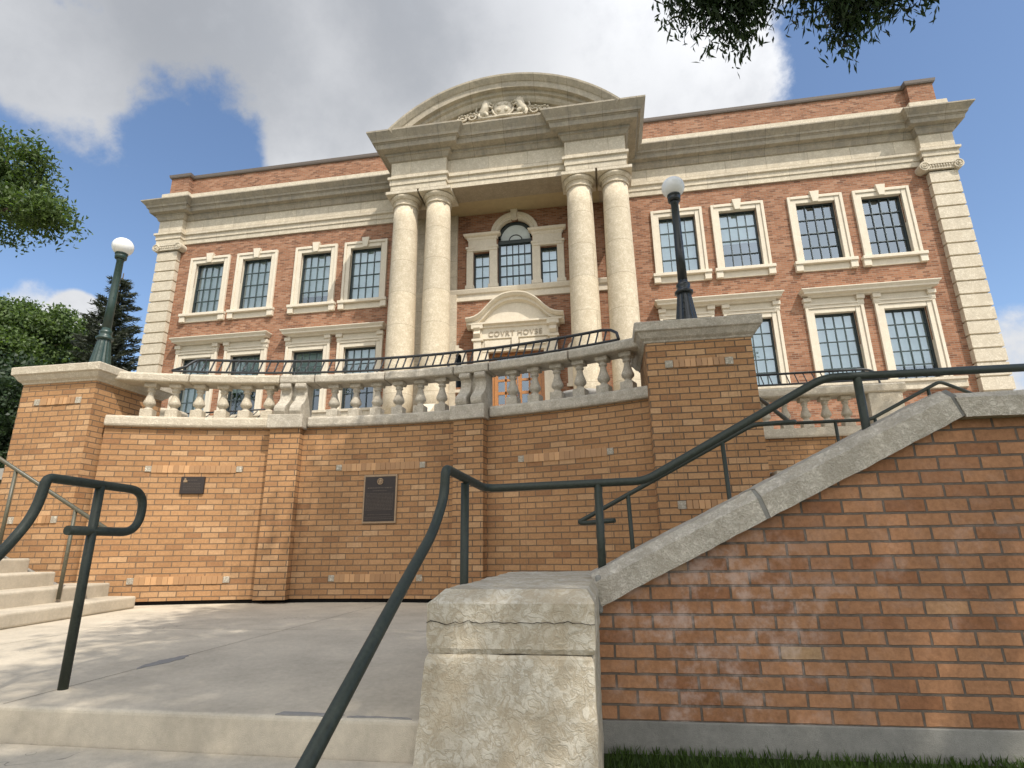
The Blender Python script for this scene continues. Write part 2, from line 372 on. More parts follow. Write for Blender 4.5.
        if recalc:
            bm = bmesh.new(); bm.from_mesh(me); bmesh.ops.remove_doubles(bm, verts=bm.verts, dist=1e-5); bmesh.ops.recalc_face_normals(bm, faces=bm.faces); bm.to_mesh(me); bm.free()
        ob = bpy.data.objects.new(name, me); C.objects.link(ob); ORG[ob] = O
        if parent is not None: ob.parent = parent; ob.location = O-ORG[parent]
        else: ob.location = O
        if bevel:
            b = ob.modifiers.new('bevel', 'BEVEL'); b.width = bevel; b.segments = bseg; b.limit_method = 'ANGLE'; b.angle_limit = rad(40)
        return ob
def tag(o, label=None, cat=None, group=None, kind=None):
    if label: o['label'] = label
    if cat: o['category'] = cat
    if group: o['group'] = group
    if kind: o['kind'] = kind
    return o
def thing(name, loc, label, cat, group=None):
    o = bpy.data.objects.new(name, None); C.objects.link(o); o.location = loc; ORG[o] = np.array(loc, float); o.empty_display_size = .2
    return tag(o, label, cat, group)
def copy_tree(o, parent=None, dloc=None):
    c = o.copy(); C.objects.link(c); ORG[c] = ORG[o] + (np.array(dloc) if dloc is not None else 0)
    if parent is not None: c.parent = parent
    if dloc is not None: c.location = Vector(o.location)+Vector(dloc)
    for ch in [x for x in bpy.data.objects if x.parent == o]: copy_tree(ch, c)
    return c
def fillet(pts, r, n=6):
    out = [Vector(pts[0])]
    for i in range(1, len(pts)-1):
        p, a, b = Vector(pts[i]), Vector(pts[i-1]), Vector(pts[i+1]); rr = r.get(i, 0) if isinstance(r, dict) else r
        if isinstance(r, dict) and i not in r: out.append(p); continue
        d1 = (a-p); d2 = (b-p); t = min(rr, d1.length*.49, d2.length*.49); q1 = p+d1.normalized()*t; q2 = p+d2.normalized()*t
        for k in range(n+1): u = k/n; out.append(q1*(1-u)**2+p*2*u*(1-u)+q2*u*u)
    out.append(Vector(pts[-1])); return out

AX = -2.78            # symmetry axis of the courthouse front
FY = 18.0             # plane of its brick front
ZL = -.63             # landing level (eye level is 0)
ZT = 1.51             # upper terrace level

# ------------------------------------------------------------------ ground, walks
MB().box(-700, 700, -400, 900, -1.9, -1.62).build('lawn', 'lawn'); tag(bpy.data.objects['lawn'], kind='structure')
o = MB().box(-14, 9, -6, -.45, -1.63, -1.60).build('sidewalk', 'pave'); tag(o, kind='structure')
o = MB().prism([(-.085, -1.7), (-.085, -.955), (14, -.955), (14, -1.7)], .2, 3.3).build('lawn_bank', 'lawn'); tag(o, kind='structure')
o = MB().prism([(-.04, -1.65), (-.04, -.955), (14, -.955), (14, -1.65)], -.4, .2).build('lawn_slope', 'lawn'); tag(o, kind='structure')
land = MB().prism([(-8.6, 2.30), (-.45, 2.30), (-.45, 3.42), (.5, 3.42), (.5, 7.3), (-8.6, 7.3)], -1.5, ZL, 'z').build('landing', 'landing', bevel=.018, bseg=3); tag(land, kind='structure')
o = MB().prism([(-40, 60), (-40, 8.9), (-7.4, 8.9), (-7.4, 6.95), (1.6, 6.95), (1.6, 8.9), (40, 8.9), (40, 60)], 1.3, ZT, 'z').build('terrace_floor', 'pave'); tag(o, kind='structure')
def flat_patch(pts, z, name, mat, par, jit=.012):
    random.seed(len(pts)); P = []
    for i in range(len(pts)):
        a, b = Vector(pts[i]), Vector(pts[(i+1) % len(pts)])
        for k in range(5): q = a.lerp(b, k/5); P.append((q.x+random.uniform(-jit, jit), q.y+random.uniform(-jit, jit)))
    return MB().prism(P, z-.01, z+.003, 'z').build(name, mat, par)
flat_patch([(-2.615, 3.02), (-2.57, 3.19), (-2.575, 3.34), (-2.62, 3.47), (-2.66, 3.33), (-2.665, 3.18)], ZL, 'repair_patch', 'patch', land, .012)
flat_patch([(-1.34, 2.315), (-1.06, 2.31), (-1.07, 2.345), (-1.33, 2.355)], ZL, 'repair_patch', 'patch', land, .005)
flat_patch([(-1.04, 2.315), (-.78, 2.315), (-.80, 2.325), (-1.0, 2.33)], ZL, 'repair_patch', 'patch', land, .004)
m_ = MB()
for a, b in (((-4.3, 2.32), (-4.3, 6.0)), ((-2.62, 2.32), (-2.62, 6.74)), ((-5.1, 4.55), (.3, 4.55))):
    a, b = Vector(a), Vector(b); t = (b-a).normalized(); n = Vector((-t.y, t.x))*.0018
    m_.add([(a.x-n.x, a.y-n.y, ZL+.0015), (b.x-n.x, b.y-n.y, ZL+.0015), (b.x+n.x, b.y+n.y, ZL+.0015), (a.x+n.x, a.y+n.y, ZL+.0015)], [(0, 1, 2, 3)])
m_.build('joint_line', 'gap', land)

# ------------------------------------------------------------------ courthouse
court = thing('courthouse', (AX, FY, ZT), 'red brick courthouse with pale limestone columns, cornice and arched pediment on the terrace', 'building')
X = lambda r: AX+r
OFFS = [5.68, 7.69, 10.17, 12.2]
cents = [-v for v in OFFS[::-1]]+OFFS
U0, U1, G0, G1 = 8.77, 10.92, 4.65, 6.94
def wall_holes(mb, x0, x1, z0, z1, y, holes, rev=.28):
    xs = sorted({x0, x1, *[h[0] for h in holes], *[h[1] for h in holes]}); zs = sorted({z0, z1, *[h[2] for h in holes], *[h[3] for h in holes]})
    for i in range(len(xs)-1):
        for k in range(len(zs)-1):
            cx, cz = (xs[i]+xs[i+1])/2, (zs[k]+zs[k+1])/2
            if any(h[0] < cx < h[1] and h[2] < cz < h[3] for h in holes): continue
            mb.add([(xs[i], y, zs[k]), (xs[i+1], y, zs[k]), (xs[i+1], y, zs[k+1]), (xs[i], y, zs[k+1])], [(0, 1, 2, 3)])
    for h in holes:
        a, b, c, d = h
        for q in ([(a, c), (a, d)], [(b, d), (b, c)], [(a, d), (b, d)], [(b, c), (a, c)]):
            mb.add([(q[0][0], y, q[0][1]), (q[1][0], y, q[1][1]), (q[1][0], y+rev, q[1][1]), (q[0][0], y+rev, q[0][1])], [(0, 1, 2, 3)])
holes = [(X(c)-.615, X(c)+.615, U0, U1) for c in cents]+[(X(c)-.615, X(c)+.615, G0, G1) for c in cents]
holes += [(X(-.63), X(.63), 8.8, 11.47), (X(-1.52), X(-.92), 8.8, 10.25), (X(.92), X(1.52), 8.8, 10.25), (X(-.95), X(.95), 3.3, 6.35), (X(-2.3), X(-1.86), 5.2, 6.4), (X(1.86), X(2.3), 5.2, 6.4)]
mb = MB(); wall_holes(mb, X(-14.45), X(14.45), ZT-.3, 11.84, FY, holes)
mb.box(X(-14.45), X(-14.44), FY+.01, 36, ZT-.3, 14.2).box(X(14.44), X(14.45), FY+.01, 36, ZT-.3, 14.2).box(X(-14.45), X(14.45), 35.9, 36, ZT-.3, 14.2)
mb.build('wall', 'red_brick', court, recalc=False)
MB().box(X(-14.3), X(14.3), FY+.3, 35.8, 14.05, 14.12).build('roof', 'roof', court)
MB().box(X(-14.3), X(14.3), FY+2.2, FY+2.3, ZT, 13.9).build('interior_wall', 'dark', court)

def window(name, cx, z0, z1, hw, nx, nz, upper, blind):
    """frame part with sub-parts; cx world x"""
    y = FY+.11
    f = MB(); t = .05
    f.box(cx-hw, cx-hw+t, y, y+.09, z0, z1).box(cx+hw-t, cx+hw, y, y+.09, z0, z1).box(cx-hw+t, cx+hw-t, y+.001, y+.089, z1-t, z1).box(cx-hw+t, cx+hw-t, y+.001, y+.089, z0, z0+t)
    fr = f.build(name, 'frame', court)
    g = MB()
    for i in range(1, nx): x = cx-hw+t+(2*hw-2*t)*i/nx; g.box(x-.011, x+.011, y+.012, y+.05, z0+t, z1-t)
    for k in range(1, nz): z = z0+t+(z1-z0-2*t)*k/nz; g.box(cx-hw+t, cx+hw-t, y+.010, y+.052, z-.011, z+.011)
    g.build('glazing_bars', 'bars', fr)
    MB().add([(cx-hw+t, y+.055, z0+t), (cx+hw-t, y+.055, z0+t), (cx+hw-t, y+.055, z1-t), (cx-hw+t, y+.055, z1-t)], [(0, 1, 2, 3)]).build('glass', 'glass', fr, recalc=False)
    if blind > 0:
        zb = z1-(z1-z0)*blind
        MB().box(cx-hw, cx+hw, y+.17, y+.18, zb, z1).build('blind', 'blind', fr)
    return fr
def surround(fr, cx, z0, z1, hw, upper):
    b = .245; m = MB(); o0, o1 = hw, hw+b
    # moulded ring: inner band + raised outer band
    for a, c, yo, yb in ((hw-.004, hw+.15, .05, .105), (hw+.15, hw+b, .085, .02)):
        zt0, zt1 = z1+(a-hw), z1+(c-hw)
        m.box(cx-c, cx-a, FY-yo, FY+yb, z0-.02, zt1); m.box(cx+a, cx+c, FY-yo, FY+yb, z0-.02, zt1); m.box(cx-a, cx+a, FY-yo, FY+yb, zt0 if a > hw+.01 else z1-.004, zt1)
    m.build('surround', 'window_stone', fr, bevel=.008, bseg=1)
    if upper:
        MB().prism([(cx-.085, z1-.03), (cx+.085, z1-.03), (cx+.15, z1+.37), (cx-.15, z1+.37)], FY-.14, FY+.02).build('keystone', 'window_stone', fr, bevel=.008, bseg=1)
        s = MB(); s.box(cx-.95, cx+.95, FY-.17, FY+.16, z0-.13, z0-.021)
        s.box(cx-.93, cx-.71, FY-.13, FY+.02, z0-.36, z0-.131); s.box(cx+.71, cx+.93, FY-.13, FY+.02, z0-.36, z0-.131)
        s.box(cx-.709, cx+.709, FY-.05, FY+.02, z0-.36, z0-.131)
        s.build('sill', 'window_stone', fr, bevel=.01, bseg=1)
    else:
        s = MB(); s.box(cx-.70, cx+.70, FY-.06, FY+.02, z1+.262, z1+.50)
        for sg in (-1, 1): s.box(cx+sg*.78-.10, cx+sg*.78+.10, FY-.10, FY+.02, z1+.20, z1+.46); s.box(cx+sg*.78-.12, cx+sg*.78+.12, FY-.16, FY+.02, z1+.37, z1+.50)
        s.box(cx-.86, cx+.86, FY-.115, FY+.02, z1+.246, z1+.30)
        s.build('frieze_panel', 'window_stone', fr, bevel=.008, bseg=1)
blU = {0: 1., 1: 1., 2: .8, 3: 1., 4: 1., 5: .52, 6: 0., 7: 0.}
blG = {0: 1., 1: .6, 2: .62, 3: .62, 4: 1., 5: 1., 6: 1., 7: .8}
for i, c in enumerate(cents):
    fr = window('window', X(c), U0, U1, .615, 4, 4, True, blU[i]); surround(fr, X(c), U0, U1, .615, True)
    fr = window('window', X(c), G0, G1, .615, 4, 5 if i > 3 else 4, False, blG[i]); surround(fr, X(c), G0, G1, .615, False)
hood = [(0, 7.44), (.14, 7.45), (.17, 7.50), (.30, 7.53), (.30, 7.58), (.37, 7.66), (.37, 7.69), (0, 7.74)]
for a, b in ((-13.2, -9.2), (-8.68, -4.68), (4.68, 8.68), (9.2, 13.2)):
    p = [(X(a)+.37, FY), (X(a)+.37, FY-.01), (X(b)-.37, FY-.01), (X(b)-.37, FY)]
    MB().sweep(p, hood).build('window_hood', 'window_stone', court)
# ground floor sill course
for a, b in ((-13.4, -4.2), (4.2, 13.4)): MB().sweep([(X(a), FY), (X(b), FY)], [(0, 4.30), (.10, 4.32), (.10, 4.52), (.16, 4.55), (.16, 4.63), (0, 4.66)]).build('sill_course', 'limestone', court)

# main entablature of the wings
ent = [(0, 11.84), (.06, 11.84), (.06, 12.03), (.09, 12.035), (.09, 12.2), (.15, 12.23), (.15, 12.31), (.05, 12.33), (.05, 12.88)]
cor = [(.05, 12.87), (.10, 12.90), (.16, 13.05), (.18, 13.06), (.18, 13.13), (.34, 13.16), (.37, 13.30), (.385, 13.30), (.40, 13.34), (.43, 13.34), (.445, 13.41), (.58, 13.56), (.595, 13.57), (.595, 13.615), (.12, 13.74)]
blk = [(.12, 13.70), (.12, 14.14), (.06, 14.19), (-.2, 14.19)]
par = [(0, 14.18), (0, 14.93)]; pcap = [(-.3, 14.92), (.05, 14.925), (.07, 14.97), (.09, 15.06), (-.3, 15.07)]
pl = [(X(-14.56), 34), (X(-14.56), 17.8), (X(-13.60), 17.8), (X(-13.60), FY), (X(-4.0), FY)]
pr = [(X(4.0), FY), (X(13.64), FY), (X(13.64), 17.8), (X(14.56), 17.8), (X(14.56), 34)]
for p in (pl, pr):
    MB().sweep(p, ent).build('frieze', 'limestone_joint', court)
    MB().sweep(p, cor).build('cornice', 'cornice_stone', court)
    MB().sweep(p, blk).build('blocking_course', 'limestone', court)
    sgn = 1 if p is pr else -1
    q = [(x+(-.12 if x > X(14) else .12 if x < X(-14) else 0), y) for x, y in p]
    MB().sweep(q, par).build('parapet', 'red_brick', court)
    MB().sweep(q, pcap).build('parapet_coping', 'roof', court)
    # rusticated corner pilaster
    prof = []; z = ZT
    while z < 11.5:
        z2 = min(z+.435, 11.56); prof += [(-.05, z), (-.05, z+.012), (.0, z+.03), (.0, z2-.03), (-.05, z2-.012)]; z = z2
    if sgn > 0: pp = [(X(13.68), FY+.1), (X(13.68), 17.8), (X(14.52), 17.8), (X(14.52), 20.)]
    else: pp = [(X(-14.52), 20.), (X(-14.52), 17.8), (X(-13.62), 17.8), (X(-13.62), FY+.1)]
    pil = MB().sweep(pp, prof).build('corner_pilaster', 'limestone', court)
    cm = MB(); cx = X(sgn*14.035)
    cm.box(cx-.52, cx+.52, 17.70, 18.2, 11.72, 11.845); cm.box(cx-.44, cx+.44, 17.735, 18.2, 11.55, 11.719)
    for k in range(9): cm.ball((cx-.32+k*.08, 17.735, 11.66), (.03, .04, .06), 8, 6)
    for sx in (-1, 1):
        vx = cx+sx*.50
        cm.prism([(vx+.155*math.cos(a*math.pi/10), 11.66+.155*math.sin(a*math.pi/10)) for a in range(20)], 17.68, 18.15)
        pts = [(vx+sx*(.135-.019*k/4)*math.cos(k*.5)*-1, 17.672, 11.66+(.135-.019*k/4)*math.sin(k*.5)) for k in range(26)]
        cm.tube(pts, .016, 6); cm.ball((vx, 17.672, 11.66), .035, 8, 6)
    cm.build('ionic_capital', 'limestone', pil)

# portico
pf = [(X(-4.0), FY), (X(-4.0), 16), (X(-2.03), 16), (X(-2.03), 16.2), (X(2.03), 16.2), (X(2.03), 16), (X(4.0), 16), (X(4.0), FY)]
ent2 = [(-.9, 11.78), (.0, 11.78), (0, 11.98), (.03, 11.985), (.03, 12.18), (.09, 12.2), (.09, 12.29), (.0, 12.31), (0, 12.9)]
cor2 = [(0, 12.89), (.06, 12.92), (.14, 13.06), (.18, 13.07), (.18, 13.16), (.42, 13.20), (.46, 13.36), (.48, 13.36), (.50, 13.40), (.54, 13.40), (.56, 13.48), (.69, 13.69), (.70, 13.70), (.70, 13.76), (0, 13.84)]
MB().sweep(pf, ent2).build('portico_frieze', 'limestone_joint', court)
MB().sweep(pf, cor2).build('portico_cornice', 'cornice_stone', court)
MB().box(X(-3.95), X(3.95), 16.85, FY, 11.80, 11.86).build('portico_ceiling', 'soffit', court)
# arched pediment
R0, zc, hc = 5.5, 9.85, 3.90
a0 = math.asin(hc/R0); NA = 48
def arcsweep(mb, prof, a=a0, smooth=False):
    V = []; k = len(prof); F = []
    for i in range(NA+1):
        t = -a+2*a*i/NA
        for r, y in prof: V.append((AX+(R0-r)*math.sin(t), y, zc+(R0-r)*math.cos(t)))
    for i in range(NA):
        for q in range(k-1): F.append((i*k+q, (i+1)*k+q, (i+1)*k+q+1, i*k+q+1))
    mb.add(V, F); mb.add(V[:k], [list(range(k))]); mb.add(V[-k:], [list(range(k-1, -1, -1))])
    return mb
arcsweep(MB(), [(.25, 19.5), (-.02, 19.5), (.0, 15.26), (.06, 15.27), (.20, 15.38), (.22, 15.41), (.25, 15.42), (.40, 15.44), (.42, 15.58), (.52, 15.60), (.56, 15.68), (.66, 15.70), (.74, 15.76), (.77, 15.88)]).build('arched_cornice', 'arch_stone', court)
ty = [(AX+(R0-.66)*math.sin(-a0*.98+2*a0*.98*i/40), max(13.55, zc+(R0-.66)*math.cos(-a0*.98+2*a0*.98*i/40))) for i in range(41)]
tym = MB().prism([(X(-3.9), 13.5)]+ty+[(X(3.9), 13.5)], 15.86, 18.).build('tympanum', 'limestone_joint', court)
ring = MB()
for rr, yy in ((.95, 15.79), (1.08, 15.82)):
    aa = math.acos((13.66-zc)/(R0-rr))
    V = []; F = []
    for i in range(41):
        t = -aa+2*aa*i/40
        for r, y in ((rr, 15.87), (rr, yy), (rr+.06, yy), (rr+.06, 15.87)): V.append((AX+(R0-r)*math.sin(t), y, zc+(R0-r)*math.cos(t)))
    for i in range(40):
        for q in range(3): F.append((i*4+q, (i+1)*4+q, (i+1)*4+q+1, i*4+q+1))
    ring.add(V, F)
ring.build('tympanum_moulding', 'limestone', court)
# carved arms: shield, crown, two rearing supporters, scrolls
arms = MB(); ay = 15.80
def rot_y(a): return Matrix.Rotation(a, 3, 'Y')
arms.ball((AX, ay, 14.13), (.30, .10, .36), 20, 12); arms.tube([(AX+.33*math.cos(t*math.pi/12), ay-.03, 14.13+.39*math.sin(t*math.pi/12)) for t in range(25)], .035, 8)
for sx, sz in ((-1, 1), (1, 1), (-1, -1), (1, -1)): arms.ball((AX+sx*.11, ay-.08, 14.13+sz*.12), (.075, .04, .085), 8, 6)
arms.box(AX-.15, AX+.15, ay-.06, ay+.06, 14.52, 14.58)
for k in range(-2, 3): arms.ball((AX+k*.07, ay-.02, 14.64-abs(k)*.015), (.035, .05, .07), 8, 6)
arms.ball((AX, ay-.02, 14.74), .045, 8, 6)
def supporter(sg, horn):
    x = lambda v: AX+sg*v
    arms.tube([(x(.66), ay, 13.80), (x(.62), ay, 13.98), (x(.55), ay-.02, 14.15), (x(.52), ay-.03, 14.32), (x(.52), ay-.03, 14.45)], [.10, .15, .14, .15, .10], 10)
    arms.ball((x(.50), ay-.05, 14.55), (.11, .10, .12), 10, 8); arms.ball((x(.41), ay-.07, 14.53), (.08, .06, .06), 8, 6)
    if horn: arms.tube([(x(.46), ay-.05, 14.64), (x(.36), ay-.07, 14.82)], [.022, .006], 6)
    else: arms.ball((x(.55), ay-.02, 14.50), (.13, .11, .16), 10, 8)
    for z in (14.30, 14.16): arms.tube([(x(.50), ay-.05, z), (x(.40), ay-.08, z+.03), (x(.32), ay-.08, z-.04)], [.06, .05, .035], 8)
    arms.tube([(x(.62), ay-.04, 13.98), (x(.50), ay-.08, 13.90), (x(.47), ay-.08, 13.76)], [.10, .07, .05], 8)
    arms.tube([(x(.70), ay-.02, 13.92), (x(.72), ay-.05, 13.80), (x(.64), ay-.08, 13.72)], [.09, .06, .05], 8)
    arms.tube([(x(.72), ay, 13.95), (x(.84), ay-.02, 14.10), (x(.80), ay-.03, 14.32), (x(.72), ay-.03, 14.36)], [.03, .03, .03, .05], 6)
    for cx_, cz, rr in ((.98, 13.88, .15), (1.26, 13.85, .13)):
        arms.tube([(x(cx_+(rr-.010*k)*math.cos(k*.55+2.5)), ay-.02, cz+(rr-.010*k)*math.sin(k*.55+2.5)) for k in range(13)], .035, 6)
        for k in range(5): arms.ball((x(cx_+rr*1.1*math.cos(k*.7)), ay-.02, cz+rr*1.1*math.sin(k*.7)), (.05, .05, .045), 8, 6)
supporter(-1, False); supporter(1, True)
arms.tube([(AX-.75, ay-.05, 13.74), (AX-.3, ay-.1, 13.70), (AX, ay-.1, 13.72), (AX+.3, ay-.1, 13.70), (AX+.75, ay-.05, 13.74)], .05, 8)
arms.v = [(AX+(x-AX)*1.12, ay+(y-ay)*1.0, 14.02+(z-13.70)*.95) for x, y, z in arms.v]
arms.build('carved_arms', 'limestone', tym)

# columns with capital, base
def column(c):
    x, y = X(c), 16.55
    zb = 3.6
    prof = [(.475-.062*((i/12)**1.7), zb+.3+(11.32-zb-.3)*i/12) for i in range(13)]
    sh = MB().lathe((x, y, 0), prof, 40).build('column', 'column_stone', court)
    MB().lathe((x, y, 0), [(.415, 11.30), (.45, 11.31), (.455, 11.35), (.42, 11.37), (.42, 11.46), (.46, 11.50), (.53, 11.57), (.545, 11.63), (.50, 11.66)], 40).build('capital', 'column_stone', sh)
    MB().box(x-.56, x+.56, y-.56, y+.56, 11.655, 11.775).build('abacus', 'limestone', sh, bevel=.012, bseg=1)
    MB().lathe((x, y, 0), [(.62, zb), (.64, zb+.05), (.62, zb+.1), (.55, zb+.14), (.58, zb+.18), (.55, zb+.25), (.49, zb+.31)], 40).build('column_base', 'column_stone', sh)
for c in (-3.61, -2.43, 2.43, 3.61): column(c)
MB().box(X(-4.4), X(4.4), 15.4, FY, ZT, 3.58).build('portico_podium', 'limestone_joint', court)
for k in range(8): MB().box(X(-1.9), X(1.9), 15.4-.33*(8-k), 15.4, ZT+.02+.25*k-.2, ZT+.02+.25*(k+1)).build('portico_step', 'step', court)
for sg in (-1, 1):
    MB().prism([(15.4, ZT), (15.4, 3.9), (15.0, 3.9), (12.6, 2.3), (12.6, ZT)], X(sg*2.1)-.22, X(sg*2.1)+.22, 'x').build('stair_cheek', 'limestone', court)
for c in (-3.61, -2.43, 2.43, 3.61): MB().box(X(c)-.32, X(c)+.32, FY-.12, FY, 3.6, 11.8).build('wall_pilaster', 'limestone_joint', court)
# belt course in the porch
MB().sweep([(X(-4), FY), (X(4), FY)], [(0, 8.34), (.06, 8.35), (.06, 8.56), (.12, 8.60), (.16, 8.72), (.16, 8.76), (0, 8.78)]).build('belt_course', 'window_stone', court)
# three-part arched window
y = FY+.15
f = MB(); f.box(X(-.63), X(-.55), y, y+.1, 8.8, 10.6).box(X(.55), X(.63), y, y+.1, 8.8, 10.6).box(X(-.549), X(.549), y+.001, y+.099, 8.8, 8.86).box(X(-.63), X(.63), y-.03, y+.12, 10.56, 10.70)
V = []; F = []
for i in range(25):
    t = math.pi*i/24
    for r, yy in ((.63, y), (.54, y), (.54, y+.1), (.63, y+.1)): V.append((X(r*math.cos(t)), yy, 10.82+r*math.sin(t)*.98))
for i in range(24):
    for q in range(4): F.append((i*4+q, (i+1)*4+q, (i+1)*4+(q+1) % 4, i*4+(q+1) % 4))
f.add(V, F)
f.tube([(X(.24*math.cos(math.pi*i/16)), y+.05, 10.70+.24*math.sin(math.pi*i/16)) for i in range(17)], .02, 6)
pw = f.build('arched_window', 'frame', court)
g = MB()
for i in range(1, 5): x = X(-.55+1.1*i/5); g.box(x-.016, x+.016, y+.012, y+.05, 8.86, 10.56)
for k in range(1, 4): z = 8.86+1.7*k/4; g.box(X(-.55), X(.55), y+.010, y+.052, z-.016, z+.016)
g.build('glazing_bars', 'frame', pw)
MB().add([(X(-.55), y+.055, 8.86), (X(.55), y+.055, 8.86), (X(.55), y+.055, 10.56), (X(-.55), y+.055, 10.56)], [(0, 1, 2, 3)]).build('glass', 'glass', pw, recalc=False)
MB().add([(X(.55*math.cos(math.pi*i/20)), y+.056, 10.72+.64*math.sin(math.pi*i/20)) for i in range(21)], [list(range(21))]).build('fanlight_panel', 'blind', pw, recalc=False)
MB().box(X(-.7), X(.7), y+.25, y+.26, 8.8, 10.9).build('blind', 'blind', pw)
for sg in (-1, 1):
    cxw = X(sg*1.22); sw = window('side_window', cxw, 8.8, 10.25, .30, 2, 3, True, 1.)
pst = MB()
for a, b in ((-1.76, -1.52), (-.92, -.632), (.632, .92), (1.52, 1.76)):
    pst.box(X(a), X(b), FY-.09, FY+.02, 8.92, 10.42); pst.box(X(a)-.04, X(b)+.04, FY-.13, FY+.02, 8.785, 8.921); pst.box(X(a)-.03, X(b)+.03, FY-.13, FY+.02, 10.36, 10.45)
for sg in (-1, 1):
    c0, c1 = sorted((X(sg*.66), X(sg*1.70)))
    pst.box(c0, c1, FY-.10, FY+.02, 10.361, 10.72); pst.box(c0-.02, c1+.02, FY-.12, FY+.02, 10.255, 10.36)
    pst.sweep([(c0+.0, FY), (c0, FY-.08), (c1, FY-.08), (c1, FY)], [(0, 10.70), (.04, 10.72), (.05, 10.80), (.14, 10.84), (.17, 10.92), (0, 10.95)])
V = []; F = []
for i in range(33):
    t = math.pi*i/32
    for r, yy in ((.632, FY+.15), (.632, FY-.06), (.74, FY-.06), (.745, FY-.10), (.88, FY-.10), (.88, FY+.02)): V.append((X(r*math.cos(t)), yy, 10.85+r*math.sin(t)))
for i in range(32):
    for q in range(5): F.append((i*6+q, (i+1)*6+q, (i+1)*6+q+1, i*6+q+1))
pst.add(V, F); pst.prism([(X(-.085), 11.44), (X(.085), 11.44), (X(.13), 11.83), (X(-.13), 11.83)], FY-.16, FY+.02)
pst.build('window_surround', 'window_stone', pw, bevel=.008, bseg=1)
# small arched side lights
for sg in (-1, 1):
    cx = X(sg*2.08)
    m = MB(); V = []; F = []
    for i in range(17):
        t = math.pi*i/16
        for r, yy in ((.17, FY+.14), (.17, FY-.06), (.36, FY-.06), (.36, FY+.02)): V.append((cx+r*math.cos(t), yy, 6.25+r*math.sin(t)))
    for i in range(16):
        for q in range(3): F.append((i*4+q, (i+1)*4+q, (i+1)*4+q+1, i*4+q+1))
    m.add(V, F); m.box(cx-.36, cx-.17, FY-.06, FY+.02, 5.1, 6.249).box(cx+.17, cx+.36, FY-.06, FY+.02, 5.1, 6.249).box(cx-.4, cx+.4, FY-.1, FY+.02, 5.0, 5.099).box(cx-.07, cx+.07, FY-.09, FY+.02, 6.38, 6.70)
    nw = m.build('niche_window', 'window_stone', court); MB().box(cx-.22, cx+.22, FY+.12, FY+.13, 5.1, 6.45).build('pane', 'dark', nw)
# entrance: doors and stone surround
dr = MB(); y = FY+.16
for sg in (-1, 1):
    x0, x1 = sorted((X(0.012*sg), X(.80*sg)))
    for a, b, c, d in ((x0, x0+.13, 3.62, 6.0), (x1-.13, x1, 3.62, 6.0), (x0+.13, x1-.13, 3.62, 4.1), (x0+.13, x1-.13, 5.8, 6.0), (x0+.13, x1-.13, 4.9, 5.0), ((x0+x1)/2-.03, (x0+x1)/2+.03, 4.1, 5.8), (x0+.13, x1-.13, 4.48, 4.56), (x0+.13, x1-.13, 5.36, 5.44)):
        dr.box(a, b, y, y+.06, c, d)
dr.box(X(-.95), X(-.81), y-.02, y+.1, 3.6, 6.34).box(X(.81), X(.95), y-.02, y+.1, 3.6, 6.34).box(X(-.81), X(.81), y-.02, y+.1, 6.0, 6.12).box(X(-.81), X(.81), y-.02, y+.1, 6.26, 6.34)
dd = dr.build('door', 'wood', court); MB().add([(X(-.8), y+.03, 4.1), (X(.8), y+.03, 4.1), (X(.8), y+.03, 6.3), (X(-.8), y+.03, 6.3)], [(0, 1, 2, 3)]).build('glass', 'glass', dd, recalc=False)
MB().box(X(.03), X(.07), y-.06, y-.02, 4.55, 4.95).box(X(-.07), X(-.03), y-.06, y-.02, 4.55, 4.95).build('door_handle', 'frame', dd)
ds = MB()
ds.box(X(-1.34), X(-.952), FY-.16, FY+.02, 3.6, 6.62).box(X(.952), X(1.34), FY-.16, FY+.02, 3.6, 6.62)
for sg in (-1, 1):
    cx = X(sg*1.30)
    ds.box(cx-.13, cx+.13, FY-.30, FY-.161, 3.6, 6.72); ds.box(cx-.19, cx+.19, FY-.34, FY, 6.72, 6.80); ds.box(cx-.15, cx+.15, FY-.30, FY, 6.80, 7.14)
    ds.prism([(FY-.30, 6.82), (FY-.42, 6.95), (FY-.36, 7.08), (FY-.44, 7.16), (FY-.30, 7.2)], cx-.11, cx+.11, 'x')
    ds.box(cx-.2, cx+.2, FY-.40, FY, 7.14, 7.30)
ds.box(X(-1.149), X(1.149), FY-.18, FY+.02, 6.35, 6.79)
ds.box(X(-1.05), X(-.16), FY-.24, FY-.181, 6.50, 6.72).box(X(.16), X(1.05), FY-.24, FY-.181, 6.50, 6.72).box(X(-.11), X(.11), FY-.30, FY-.181, 6.36, 6.78)
ds.box(X(-1.148), X(1.148), FY-.24, FY+.02, 6.79, 7.16)
ds.sweep([(X(-1.45), FY), (X(-1.45), FY-.24), (X(1.45), FY-.24), (X(1.45), FY)], [(0, 7.16), (.05, 7.18), (.07, 7.27), (.17, 7.29), (.17, 7.35), (0, 7.38)])
